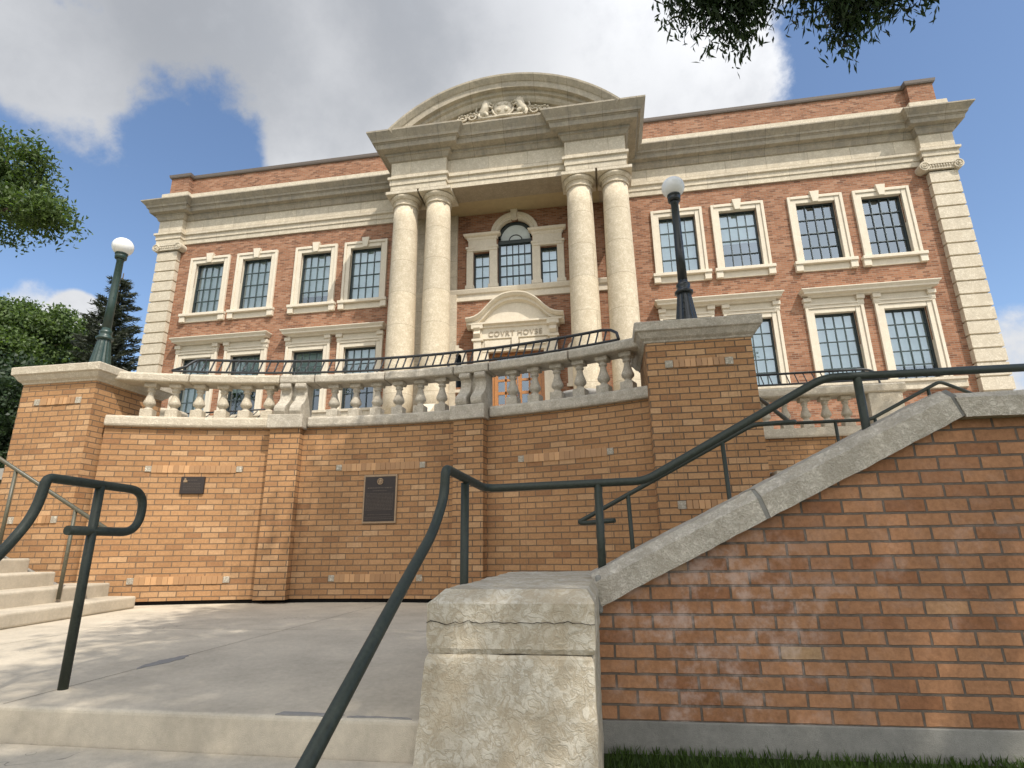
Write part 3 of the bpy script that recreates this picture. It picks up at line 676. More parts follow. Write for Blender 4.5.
# swept (curved) pediment
def ppath(n=44):
    out = []
    for i in range(n+1):
        u = -1+2*i/n; au = abs(u); x = 1.68*u
        z = 7.52+.86*float(np.interp(au, [0, .07, .13, .2, .26, .36, .46, .55, .64, .72, .81, .9, 1], [1, .995, .98, .955, .92, .81, .67, .49, .30, .16, .06, .015, 0]))
        out.append((X(x), z))
    return out
pth = ppath(); V = []; F = []
pr_ = [(0., FY+.02), (0., FY-.52), (.04, FY-.52), (.12, FY-.44), (.14, FY-.36), (.24, FY-.34), (.27, FY-.24), (.30, FY-.22), (.30, FY+.02)]
for i, (x, z) in enumerate(pth):
    for dz, yy in pr_: V.append((x*(1)+0, yy, z-dz))
k = len(pr_)
for i in range(len(pth)-1):
    for q in range(k-1): F.append((i*k+q, (i+1)*k+q, (i+1)*k+q+1, i*k+q+1))
ds.add(V, F); ds.add(V[:k], [list(range(k))]); ds.add(V[-k:], [list(range(k))])
ds.prism([(X(-1.4), 7.36)]+[(x, max(7.37, z-.28)) for x, z in pth if abs(x-AX) < 1.4]+[(X(1.4), 7.36)], FY-.2, FY+.02)
dsu = ds.build('door_surround', 'window_stone', court)
cu = bpy.data.curves.new('inscription', 'FONT'); cu.body = 'COVRT HOVSE'; cu.size = .255; cu.align_x = 'CENTER'; cu.extrude = .02; cu.space_character = 1.12; cu.space_word = .75
to = bpy.data.objects.new('inscription_tmp', cu); C.objects.link(to); bpy.context.view_layer.update()
me = bpy.data.meshes.new_from_object(to.evaluated_get(bpy.context.evaluated_depsgraph_get())); bpy.data.objects.remove(to)
me.materials.clear(); M['letter'] = stone_mat('lettering_stone', (.36, .30, .22), (.3, .25, .18), 10, .3); me.materials.append(M['letter'])
ins = bpy.data.objects.new('inscription', me); C.objects.link(ins); ins.parent = dsu; ORG[ins] = np.array((AX, FY-.245, 6.86)); ins.location = ORG[ins]-ORG[dsu]; ins.rotation_euler = (rad(90), 0, 0)

# ------------------------------------------------------------------ curved retaining wall
CX, CY, RW = -2.80, -1.35, 8.13
def pol(deg, r): a = rad(deg); return (CX+r*math.sin(a), CY+r*math.cos(a))
def arcp(a, b, r, step=.75):
    n = max(2, int(abs(b-a)/step)); return [pol(a+(b-a)*i/n, r) for i in range(n+1)]
AE = 24.6
rw = thing('retaining_wall', (CX, 6.78, ZL), 'curved buff brick retaining wall with two pilasters and plaques behind the landing', 'wall')
def u0of(a): return rad(a)*RW
MB().sweep(arcp(-AE, AE, RW), [(-.4, ZL+.045), (0, ZL+.045), (0, ZT), (-.4, ZT)], u0=0., smooth=False).build('wall', 'yellow_brick', rw, recalc=False)
MB().sweep(arcp(-AE, AE, RW+.03), [(-.3, ZL-.1), (0, ZL-.1), (0, ZL+.046)]).build('base_joint', 'gap', rw)
PA = [(-10.15, -7.45), (7.15, 9.85)]
segs = [(-AE, -10.55), (-7.05, 6.75), (10.25, AE)]
for i, (a, b) in enumerate(segs):
    m = MB(); m.sweep(arcp(a, b, RW), [(-.42, ZT-.002), (.055, ZT), (.065, ZT+.03), (.06, ZT+.115), (.035, ZT+.14), (-.42, ZT+.145)])
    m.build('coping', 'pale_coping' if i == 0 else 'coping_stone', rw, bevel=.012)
for a, b in PA:
    m = MB(); n = 1
    mid = pol((a+b)/2, RW); rv = Vector((math.sin(rad((a+b)/2)), math.cos(rad((a+b)/2)))); tv = Vector((rv.y, -rv.x))
    hw = RW*rad(b-a)/2; c = Vector(mid)
    m.obox(c+rv*.05, tv, rv, hw, .19, ZL+.045, ZT-.03); pm = m.build('brick_pilaster', 'tan_brick', rw)
    MB().obox(c+rv*.05, tv, rv, hw+.035, .245, ZT-.029, ZT+.15).build('pilaster_cap', 'coping_stone', pm, bevel=.012)
def wpt(deg, off=0.): r = Vector((math.sin(rad(deg)), math.cos(rad(deg)))); return Vector((CX, CY))+r*(RW-off), r, Vector((r.y, -r.x))
def panel(a, b):
    for deg in (a, b):
        for z in (.98, -.355):
            p, r, t = wpt(deg, .0); MB().obox(p, t, r, .037, .012, z-.037, z+.037).build('inset_stone', 'square_stone', rw, bevel=.004, bseg=1)
    h = .037/RW*180/math.pi
    for z in (.98, -.355):
        n = 16; m = MB()
        for k in range(n):
            dg = a+h+(b-a-2*h)*(k+.5)/n; p, r, t = wpt(dg, 0); ww = RW*rad(b-a-2*h)/n/2-.0016
            m.obox(p, t, r, ww, .010+.002*((k*7) % 3), z-.046, z+.046)
        m.build('soldier_course', 'soldier', rw)
        # thin dark joint under the course
    for dg in (a-h*1.1, a+h*1.1, b-h*1.1, b+h*1.1):
        p, r, t = wpt(dg, 0); MB().obox(p, t, r, .0016, .0015, -.30, .93).build('groove', 'groove', rw)
panel(-20.6, -12.95); panel(-3.9, 3.9); panel(12.95, 20.6)

# plaques
def plaque(name, a, b, z0, z1, label, big):
    dg = (a+b)/2; p, r, t = wpt(dg); hw = RW*rad(b-a)/2
    tp = thing(name, (p.x, p.y, z0), label, 'plaque')
    if big:
        MB().obox(p-r*.012, t, r, hw, .016, z0, z1).build('rim', 'bronze_rim', tp, bevel=.004, bseg=1)
        pl_ = MB().obox(p-r*.026, t, r, hw-.022, .006, z0+.025, z1-.025).build('plate', 'bronze', tp)
        c = p-r*.034; m = MB(); zc_ = z1-.085
        ringp = [(c.x+t.x*.034*math.cos(q*math.pi/8), c.y+t.y*.034*math.cos(q*math.pi/8), zc_+.034*math.sin(q*math.pi/8)) for q in range(17)]
        m.tube(ringp, .008, 6); m.ball((c.x, c.y, zc_), (.02, .006, .02), 8, 6)
        for q in range(5): m.ball((c.x+t.x*.018*math.cos(q*1.256+1.57), c.y, zc_+.018*math.sin(q*1.256+1.57)), (.008, .005, .012), 6, 5)
        m.build('emblem', 'bronze_rim', tp)
        m = MB(); random.seed(5); rows = [(z1-.165, .8, .013), (z1-.20, .45, .009)]+[(z1-.235-.0165*k, .88, .0075) for k in range(13)]+[(z0+.105, .75, .007), (z0+.075, .9, .007), (z0+.055, .9, .007)]
    else:
        MB().obox(p-r*.012, t, r, hw, .016, z0, z1).build('plate', 'bronze', tp, bevel=.006, bseg=1)
        c = p-r*.028; m = MB(); zc_ = z1-.05; cc = c-t*(hw-.055)
        m.prism([(cc.x-.028, zc_-.022), (cc.x+.028, zc_-.022), (cc.x+.028, zc_), (cc.x+.012, zc_+.008), (cc.x+.008, zc_+.03), (cc.x-.008, zc_+.03), (cc.x-.012, zc_+.008), (cc.x-.028, zc_)], cc.y-.006, cc.y+.012)
        m.build('emblem', 'bronze_rim', tp)
        m = MB(); random.seed(6); rows = [(z1-.045, .45, .008)]+[(z1-.085-.02*k, .78, .006) for k in range(5)]
    rr = .034 if big else .029
    for z, wd, h in rows:
        m = MB(); x = -hw*wd*.92
        while x < hw*wd*.92:
            L = random.uniform(.008, .034); L = min(L, hw*wd*.92-x)
            if L < .004: break
            q = p-r*rr+t*(x+L/2); m.obox(q, t, r, L/2, .002, z-h/2, z+h/2); x += L+.006
        m.build('text_line', 'bronze_text', tp)
plaque('bronze_plaque', -17.75, -15.75, .67, .885, 'small dark rectangular bronze plaque on the sunlit left panel of the curved wall', False)
plaque('bronze_plaque', -1.45, 1.65, .28, .875, 'tall bronze plaque with light rim and round emblem on the middle wall panel', True)

# ------------------------------------------------------------------ front balustrade
def baluster(mb, c, z0, z1, rv, tv):
    H = z1-z0
    mb.obox(c, tv, rv, .075, .075, z0, z0+.11); mb.obox(c, tv, rv, .074, .074, z1-.055, z1)
    P = [(.068, .10), (.060, .12), (.040, .145), (.036, .16), (.044, .175), (.068, .205), (.075, .235), (.068, .27), (.054, .32), (.042, .37), (.034, .43)]
    top = [(.034, H-.115), (.050, H-.105), (.052, H-.09), (.040, H-.08), (.055, H-.06), (.064, H-.05)]
    sc = (H-.12)/(.43+.0); P = [(r, .10+(z-.10)*(H-.225)/(.33)) for r, z in P]
    mb.lathe((c[0], c[1], z0), P+top, 16)
bal = thing('stone_balustrade', (CX, 6.9, ZT+.145), 'curved stone balustrade topping the brick retaining wall between the two lamp piers', 'balustrade')
RB = RW+.13
zb0, zb1 = ZT+.145, 2.116
groups_ = [[-21.75+2.09*k for k in range(6)], [-5.2+2.08*k for k in range(6)], [11.95+2.03*k for k in range(6)]]
for gi, g_ in enumerate(groups_):
    for dg in g_:
        r = Vector((math.sin(rad(dg)), math.cos(rad(dg)))); t = Vector((r.y, -r.x)); m = MB(); baluster(m, Vector((CX, CY))+r*RB, zb0, zb1, r, t)
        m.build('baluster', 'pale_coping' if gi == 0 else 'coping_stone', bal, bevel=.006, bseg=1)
for i, (a, b) in enumerate(((-AE, -18.4), (-18.3, -10.2), (-10.1, -6.9), (-6.8, -.1), (0., 6.6), (6.7, 10.0), (10.1, 17.4), (17.5, AE))):
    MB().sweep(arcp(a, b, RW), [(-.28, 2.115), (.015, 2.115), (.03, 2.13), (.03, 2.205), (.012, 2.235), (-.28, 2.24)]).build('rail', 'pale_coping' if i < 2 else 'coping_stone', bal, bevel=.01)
# scroll consoles
def scroll(dg, mat):
    p, r, t = wpt(dg, 0.); m = MB()
    prof = []
    for k in range(13): u = k/12; prof.append((.06-.13*(3*u*u-2*u**3), ZT+.15+.08+u*(2.10-ZT-.15-.13)))
    outer = [(.06, ZT+.152), (.10, ZT+.17), (.105, ZT+.21), (.085, ZT+.245)]+[(-.0+o-.0, z) for o, z in prof[1:]]
    outer = [(.09, ZT+.152), (.135, ZT+.165), (.155, ZT+.20), (.155, ZT+.24), (.135, ZT+.275), (.08, ZT+.315), (.02, ZT+.365), (-.02, ZT+.43), (-.03, ZT+.49), (-.01, ZT+.525), (.03, ZT+.535), (.045, ZT+.555), (.045, ZT+.59), (.03, 2.113), (-.26, 2.113), (-.26, ZT+.152)]
    for sg in (-1, 1):
        c = p+t*sg*.102; V = []; n = len(outer)
        for h in (-.072, .072):
            for o, z in outer: q = c+t*h-r*o; V.append((q.x, q.y, z))
        m.add(V, [list(range(n)), list(range(2*n-1, n-1, -1))]+[(i, (i+1) % n, n+(i+1) % n, n+i) for i in range(n)])
    m.obox(p+r*.16, t, r, .172, .10, ZT+.151, 2.112)
    m.build('scroll_console', mat, bal, bevel=.008, bseg=2)
scroll(-8.8, 'coping_stone'); scroll(8.5, 'coping_stone')

# ------------------------------------------------------------------ lamp piers
def pier(x0, x1, y0, label, capmat, squares):
    cx = (x0+x1)/2; p = thing('brick_pier', (cx, y0+.55, ZL), label, 'pier', 'lamp piers flanking the curved wall')
    y1 = y0+(x1-x0)
    MB().box(x0, x1, y0, y1, ZL+.03, 2.06).build('shaft', 'tan_brick' if x0 > 0 else 'yellow_brick', p)
    MB().box(x0+.03, x1-.03, y0+.03, y1-.03, ZL-.1, ZL+.03).build('base_joint', 'gap', p)
    pth = [(x0, y1), (x0, y0), (x1, y0), (x1, y1)]
    cap = MB(); cap.sweep([(x0, y0), (x1, y0), (x1, y1), (x0, y1)], [(-.3, 2.055), (.012, 2.055), (.018, 2.075), (.05, 2.10), (.08, 2.15), (.085, 2.16), (.105, 2.165), (.11, 2.255), (.10, 2.27), (-.3, 2.275)], closed=True)
    cap.box(x0+.2, x1-.2, y0+.2, y1-.2, 2.0, 2.274); cap.build('capstone', capmat, p, bevel=.006, bseg=1)
    sx0, sx1 = squares
    for z in (1.81, .36):
        for x in (sx0, sx1): MB().box(x-.04, x+.04, y0-.012, y0+.02, z-.04, z+.04).build('inset_stone', 'square_stone', p, bevel=.004, bseg=1)
        m = MB(); n = 9
        for k in range(n): a = sx0+.045+(sx1-sx0-.09)*k/n; m.box(a+.003, a+(sx1-sx0-.09)/n-.003, y0-.010-.003*((k*5) % 3), y0+.02, z-.04, z+.045)
        m.build('soldier_course', 'soldier', p)
    for x in (sx0-.045, sx0+.045, sx1-.045, sx1+.045): MB().box(x-.002, x+.002, y0-.0015, y0+.01, .41, 1.76).build('groove', 'groove', p)
    return cx, y0+.53
lamps = []
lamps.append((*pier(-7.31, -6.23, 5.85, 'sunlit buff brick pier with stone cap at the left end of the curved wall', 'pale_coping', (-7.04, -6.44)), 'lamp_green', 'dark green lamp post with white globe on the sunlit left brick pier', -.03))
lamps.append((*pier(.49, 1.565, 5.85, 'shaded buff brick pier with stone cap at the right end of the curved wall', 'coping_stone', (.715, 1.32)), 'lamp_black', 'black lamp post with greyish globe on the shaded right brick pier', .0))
for cx, cy, mt, lb, dx in lamps:
    cx += dx; t = thing('lamp_post', (cx, cy, 2.275), lb, 'lamp', 'globe lamp posts on the brick piers'); z = 2.245
    MB().lathe((cx, cy, z), [(.18, 0), (.18, .03), (.165, .05), (.128, .22), (.105, .38), (.088, .52), (.078, .58)], 32, False, 1, .07).build('base', mt, t)
    MB().lathe((cx, cy, z), [(.07, .578), (.105, .585), (.108, .61), (.085, .63), (.07, .66), (.082, .68), (.08, .71), (.06, .72), (.055, .76)], 24).build('collar', mt, t)
    MB().lathe((cx, cy, z), [(.056, .755), (.052, 1.2), (.045, 1.80), (.05, 1.805), (.05, 1.825), (.045, 1.83)], 24).build('pole', mt, t)
    MB().lathe((cx, cy, z), [(.05, 1.83), (.075, 1.84), (.078, 1.88), (.07, 1.90), (.082, 1.905), (.08, 1.935)], 24).build('globe_holder', mt, t)
    MB().ball((cx, cy, z+2.035), (.14, .14, .134), 32, 20).build('globe', 'globe', t)

# ------------------------------------------------------------------ metal guard railing on the balustrade
gr = thing('guard_railing', (CX, 7.0, 2.24), 'curved black metal guard railing leaning back above the curved stone balustrade', 'railing')
m = MB(); r1, z1_, r2, z2_ = 8.36, 2.34, 8.50, 2.555
m.tube([(*pol(a, r1), z1_) for a in np.linspace(-20.6, 21.2, 70)], .016, 8).build('bottom_rail', 'black_rail', gr)
topp = [(*pol(-20.6, r1), z1_)]+[(*pol(-19.9+.3*k, r1+(r2-r1)*math.sin(k/4*math.pi/2)), z1_+(z2_-z1_)*math.sin(k/4*math.pi/2)) for k in range(1, 4)]
topp += [(*pol(a, r2), z2_) for a in np.linspace(-18.6, 19.6, 64)]+[(*pol(20.4, r2-.02), z2_-.03), (*pol(21.0, r2-.07), z2_-.10), (*pol(21.3, r1), z1_)]
MB().tube(topp, .019, 8).build('top_rail', 'black_rail', gr)
for a in np.linspace(-18.8, 20.0, 54): MB().tube([(*pol(a, r1), z1_), (*pol(a, r2), z2_)], .0105, 6).build('bar', 'black_rail', gr)
for a in (-17.5, -9.5, -1.5, 5.5, 12.5, 19.0): MB().tube([(*pol(a, r1-.01), 2.235), (*pol(a, r1), z1_)], .016, 8).build('post', 'black_rail', gr)

# ------------------------------------------------------------------ right terrace: wall, balustrade, railing
TX0, TX1, TY = 1.7, 3.86, 8.75
tw = thing('terrace_wall', (3, TY, ZL), 'buff brick terrace wall behind the right stair, below a straight balustrade', 'wall')
MB().prism([(1.2, 6.98), (1.58, 6.98), (1.58, TY), (9, TY), (9, TY+.4), (1.2, TY+.4)], ZL, 1.46, 'z').build('wall', 'yellow_brick', tw)
MB().sweep([(1.58, 6.98), (1.58, TY), (9, TY)], [(-.4, 1.46), (.05, 1.462), (.06, 1.49), (.055, 1.60), (-.4, 1.62)]).build('coping', 'pale_coping', tw)
b2 = thing('stone_balustrade', (3, TY, 1.62), 'short straight stone balustrade with end block right of the shaded lamp pier', 'balustrade')
for x in [2.43+.285*k-.285*2 for k in range(7)]:
    m = MB(); baluster(m, Vector((x, TY+.14)), 1.62, 2.08, Vector((0, 1)), Vector((1, 0))); m.build('baluster', 'pale_coping', b2, bevel=.006, bseg=1)
MB().box(3.84, 4.30, TY-.02, TY+.30, 1.62, 2.079).build('end_block', 'pale_coping', b2, bevel=.012)
MB().sweep([(1.4, TY), (4.36, TY)], [(-.28, 2.08), (.02, 2.08), (.045, 2.10), (.045, 2.19), (.02, 2.22), (-.28, 2.225)]).build('rail', 'pale_coping', b2, bevel=.01)
g2 = thing('guard_railing', (3, TY+.2, 2.24), 'straight black metal guard railing above the balustrade right of the shaded pier', 'railing')
MB().tube([(1.5, TY+.15, 2.32), (4.22, TY+.15, 2.32)], .016, 8).build('bottom_rail', 'black_rail', g2)
MB().tube(fillet([(1.5, TY+.3, 2.53), (4.05, TY+.3, 2.53), (4.22, TY+.15, 2.32)], .1), .019, 8).build('top_rail', 'black_rail', g2)
for x in np.linspace(1.6, 3.98, 20): MB().tube([(x, TY+.15, 2.32), (x, TY+.3, 2.53)], .008, 6).build('bar', 'black_rail', g2)
for x in (2.2, 3.2, 4.1): MB().tube([(x, TY+.14, 2.22), (x, TY+.15, 2.32)], .015, 8).build('post', 'black_rail', g2)
# low terrace railing and planters seen between the balusters
g3 = thing('terrace_railing', (-8, 10.5, ZT), 'low black railing on the terrace seen between the left balusters', 'railing')
for z in (2.58, 2.80): MB().tube([(-9.4, 10.5, z), (-6.6, 10.5, z)], .018, 8).build('rail', 'black_rail', g3)
for x in np.linspace(-9.2, -6.8, 14): MB().tube([(x, 10.5, 2.58), (x+.16, 10.6, 2.80)], .01, 6).build('bar', 'black_rail', g3)
for x in (-9.3, -8, -6.7): MB().tube([(x, 10.5, ZT), (x, 10.5, 2.6)], .02, 8).build('post', 'black_rail', g3)
for x, y, lb in ((-.33, 10, 'round grey stone planter on the terrace seen between the right balusters'), (-8.6, 9.6, 'round pale stone planter on the terrace seen between the left balusters')):
    t = thing('planter', (x, y, ZT), lb, 'planter', 'round planters on the terrace')
    MB().lathe((x, y, ZT), [(.25, 0), (.26, .1), (.15, .2), (.13, .45), (.18, .55), (.36, .85), (.42, 1.0), (.46, 1.04), (.46, 1.10), (.36, 1.10), (.34, 1.02)], 28).build('bowl', 'urn' if x > -3 else 'pale_coping', t)

# ------------------------------------------------------------------ stairs
ls = thing('staircase', (-6.5, 4.5, ZL), 'left flight of pale stone steps rising beside the sunlit brick pier', 'staircase', 'stone flights beside the landing')
ris = .143
for k in range(12):
    x1_ = -5.22-.365*k; z0_ = ZL+ris*k-(.2 if k else .0); z1s = ZL+ris*(k+1)-.012
    yb = 6.05 if k < 2 else 5.62
    sk = .155
    m = MB(); P = [(x1_+sk*(5.2-2.6), 2.6), (x1_-sk*(yb-5.2), yb), (-11.2, yb), (-11.2, 2.6)]
    m.prism(P, z0_, z1s, 'z'); m.build('step', 'step', ls, bevel=.022, bseg=3)
MB().prism([(-5.75, ZL), (-5.75, ZL+.10), (-9.8, ZL+.10+4.05*.392), (-10.5, 1.1), (-10.5, ZL)], 5.60, 5.84).build('stringer', 'grey_concrete', ls)
rs = thing('staircase', (1, 4.5, ZL), 'right flight of steps rising behind the sloped stone coping', 'staircase', 'stone flights beside the landing')
for k in range(9):
    x0_ = -.2+.30*k
    MB().box(x0_, 5.2, 3.36, 5.8, ZL+ris*k-(.15 if k else -.002), ZL+ris*(k+1)).build('step', 'step', rs, bevel=.015)
MB().box(1.62, 8., 5.8, 8.72, ZL, ZL+ris*9+.004).build('upper_landing', 'step', rs)
MB().box(1.7, 3.05, 7.9, 8.7, ZL, .88).build('raised_block', 'grey_concrete', rs, bevel=.015)
fs = thing('staircase', (-2.5, 1.2, -1.6), 'broad concrete entrance steps climbing to the landing in the foreground', 'staircase')
for k in range(6):
    zt = ZL-.135*(k+1); y1s = 2.297-.34*k
    MB().box(-8.6, -.72, y1s-.34 if k < 5 else y1s-.34, y1s-.004*k, zt-.5 if k < 4 else -1.64, zt).build('step', 'landing', fs, bevel=.016, bseg=3)

# ------------------------------------------------------------------ right stair wall (rotated 1.9 deg about its left end)
RY = .033
def rw_(x, y, z): return (-.07+(x+.07)*math.cos(RY)-(y-3.1)*math.sin(RY), 3.1+(x+.07)*math.sin(RY)+(y-3.1)*math.cos(RY), z)
class RMB(MB):
    def rot(s): s.v = [rw_(*p) for p in s.v]; return s
sw_ = thing('stair_wall', (2, 3.25, -.95), 'brown brick stair wall under sloped rough stone coping at right', 'wall')
RMB().prism([(-.09, -.815), (6, -.815), (6, .592), (1.77, .592), (-.09, -.30)], 3.1, 3.36).rot().build('brick_face', 'stair_brick', sw_)
RMB().box(-.09, 6, 3.094, 3.37, -1.3, -.816).rot().build('concrete_base', 'grey_concrete', sw_, bevel=.006)
def rough(ob, amp, sc, cuts=0.035):
    """subdivide and roughen a stone block"""
    bm = bmesh.new(); bm.from_mesh(ob.data)
    for _ in range(5):
        es = [e for e in bm.edges if e.calc_length() > cuts*1.6]
        if not es: break
        bmesh.ops.subdivide_edges(bm, edges=es, cuts=1, use_grid_fill=True)
    bm.normal_update(); O = Vector(ob.location) if ob.parent is None else Vector(ORG[ob]); dsp = []
    for v in bm.verts:
        q = (v.co+O)
        n = mnoise.fractal(q*sc, .9, 2.0, 4)*amp+mnoise.noise(q*sc*.25)*amp*.8
        dsp.append(v.normal*n)
    for v, d_ in zip(bm.verts, dsp): v.co += d_
    bm.to_mesh(ob.data); bm.free()
def cope(a, b, za, zb, name='coping_stone', skew=True):
    th, tv = .205, .0
    prof = [(3.03, 0), (3.03, .105), (3.075, .148), (3.40, .148), (3.43, .12), (3.43, 0)]
    V = []
    n = len(prof)
    for x, z in ((a, za), (b, zb)):
        for y_, h in prof: V.append(rw_(x-(h*.33 if skew and not (x == b and name == 'last') else 0), y_, z+h))
    m = MB().add(V, [list(range(n)), list(range(2*n-1, n-1, -1))]+[(i, (i+1) % n, n+(i+1) % n, n+i) for i in range(n)])
    ob = m.build('coping_stone', 'coping_stone', sw_); rough(ob, .004, 16, .035); return ob
sl = lambda x: -.300+(x+.07)*.484
cope(-.06, .775, sl(-.06), sl(.775)); cope(.795, 1.77, sl(.795), sl(1.77))
def mort(x, z):
    V = []
    for dx in (-.016, .016):
        for y_, h in [(3.036, .0), (3.036, .10), (3.08, .142), (3.4, .142), (3.4, 0)]: V.append(rw_(x+dx-h*.33, y_, z+h+dx*.45))
    return MB().add(V, [(0, 1, 2, 3, 4), (9, 8, 7, 6, 5)]+[(i, (i+1) % 5, 5+(i+1) % 5, 5+i) for i in range(5)]).build('mortar_joint', 'grey_concrete', sw_)
mort(.785, sl(.785)); mort(1.782, sl(1.782))
V = []; prof = [(3.03, 0), (3.03, .10), (3.07, .132), (3.40, .132), (3.43, .11), (3.43, 0)]
for x, h0 in ((1.79, .59), (3.4, .593)):
    for y_, h in prof: V.append(rw_(x-(h*.33 if x < 2 else 0), y_, h0+h))
fl = MB().add(V, [list(range(6)), list(range(11, 5, -1))]+[(i, (i+1) % 6, 6+(i+1) % 6, 6+i) for i in range(6)]).build('coping_stone', 'coping_stone', sw_); rough(fl, .004, 16, .035)
# pedestal at the foot of the wall
pd = thing('stone_pedestal', (-.39, 3.0, -1.1), 'chunky mottled limestone pedestal with chamfered cracked cap at the foot of the stair wall', 'pedestal')
def ringbox(zs):     # stacked plan rectangles (x0,x1,y0,y1,z)
    V = []; F = []
    for x0, x1, y0, y1, z in zs: V += [(x0, y0, z), (x1, y0, z), (x1, y1, z), (x0, y1, z)]
    for i in range(len(zs)-1):
        for k in range(4): F.append((i*4+k, i*4+(k+1) % 4, i*4+4+(k+1) % 4, i*4+4+k))
    F += [(3, 2, 1, 0), tuple(4*(len(zs)-1)+k for k in range(4))]
    return MB().add(V, F)
body = ringbox([(-.80, -.085, 2.17, 3.93, -1.62), (-.765, -.085, 2.235, 3.93, -.95), (-.735, -.083, 2.275, 3.93, -.56), (-.728, -.082, 2.282, 3.92, -.43), (-.722, -.085, 2.287, 3.92, -.408), (-.715, -.09, 2.294, 3.92, -.396)]).build('body', 'pedestal_stone', pd)
rough(body, .006, 14, .05)
capp = ringbox([(-.712, -.080, 2.293, 3.93, -.394), (-.722, -.075, 2.285, 3.94, -.375), (-.722, -.072, 2.282, 3.94, -.215), (-.665, -.10, 2.34, 3.90, -.168)]).build('cap', 'pedestal_stone', pd)
rough(capp, .005, 14, .04)
random.seed(3); cr = MB(); pts = []
for k in range(40): pts.append((-.723+.65*k/39, 2.279, -.283+mnoise.noise((k*.35, 0, 0))*.012+random.uniform(-.004, .004)))
cr.tube(pts, [.0010+.0014*abs(mnoise.noise((k*.6, 4, 1))) for k in range(40)], 5).build('crack', 'gap', pd)
V = []
MB().box(-.085, -.055, 3.03, 3.40, -.33, -.15).build('mortar_joint', 'grey_concrete', pd, bevel=.01)

# ------------------------------------------------------------------ handrails
PR = .0225
def rail_obj(root, name, pts, r, mat): return MB().tube(pts, r, 14).build(name, mat, root)
h1 = thing('handrail', (-.3, 3.0, ZL), 'long dark pipe handrail climbing from the foreground over the pedestal and up the right stair', 'handrail')
path = fillet([(-.76, .55, -1.05), (-.76, 2.10, -.14), (-.76, 2.46, .06), (-.755, 2.60, .22), (-.75, 2.60, .355), (-.70, 3.27, .322), (.21, 3.262, .338), (1.235, 3.29, .885), (2.9, 3.36, .895)], {1: .3, 2: .18, 3: .1, 4: .035, 5: .09, 6: .06, 7: .08})
rail_obj(h1, 'rail', path, PR, 'rail')
for x, y_, zt, zb in ((-.735, 2.92, .32, ZL), (-.05, 3.265, .325, -.3), (1.41, 3.30, .885, .3)): rail_obj(h1, 'post', [(x, y_, zb), (x, y_, zt)], .022, 'rail')
h2 = thing('handrail', (.6, 5.2, ZL), 'slimmer dark handrail with hooked ends in front of the shaded brick pier', 'handrail')
path = fillet([(.05, 5.05, .195), (-.20, 5.2, .185), (-.27, 5.2, .19), (1.30, 5.2, 1.0), (1.66, 5.2, 1.015), (1.665, 5.34, 1.03), (1.735, 6.4, 1.50), (1.78, 7.2, 1.84)], {1: .03, 2: .03, 3: .06, 4: .03, 5: .03})
rail_obj(h2, 'rail', path, .02, 'rail')
for x, zt in ((.18, .42), (1.03, .855)): rail_obj(h2, 'post', [(x+.02, 5.2, -.5), (x, 5.2, zt)], .019, 'rail')
h3 = thing('handrail', (3, 7, .6), 'thin dark handrail bent upward behind the right sloped coping', 'handrail')
rail_obj(h3, 'rail', fillet([(1.66, 7.0, 1.345), (3.05, 7.0, 1.35), (3.86, 7.0, 1.76), (4.3, 7.0, 1.52)], .05), .02, 'rail')
for x, zt in ((2.67, 1.34), (3.72, 1.69), (3.1, 1.37)): rail_obj(h3, 'post', [(x, 7.0, .5), (x, 7.0, zt)], .018, 'rail')
h4 = thing('handrail', (-2.6, 2.5, ZL), 'dark pipe handrail with rounded loop end on the landing at left', 'handrail')
loop = fillet([(-2.6, .5, -1.15), (-2.6, 1.9, -.24), (-2.6, 2.12, -.05), (-2.6, 2.26, .16), (-2.6, 2.285, .335), (-2.6, 2.88, .325), (-2.6, 2.87, .095), (-2.6, 2.44, .098)], {1: .1, 2: .12, 3: .1, 4: .03, 5: .118, 6: .118}, 10)
rail_obj(h4, 'rail', loop, PR, 'rail'); rail_obj(h4, 'post', [(-2.6, 2.58, ZL), (-2.6, 2.58, .325)], .022, 'rail')
h5 = thing('handrail', (-6, 5.1, ZL), 'sunlit olive handrail beside the left stone steps', 'handrail')
sp_ = .515
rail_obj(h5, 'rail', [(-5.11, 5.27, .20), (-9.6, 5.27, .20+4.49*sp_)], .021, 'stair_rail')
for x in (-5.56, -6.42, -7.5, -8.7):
    zt = .20+(-5.11-x)*sp_; rail_obj(h5, 'post', [(x, 5.27, zt-.90), (x, 5.27, zt)], .019, 'stair_rail')

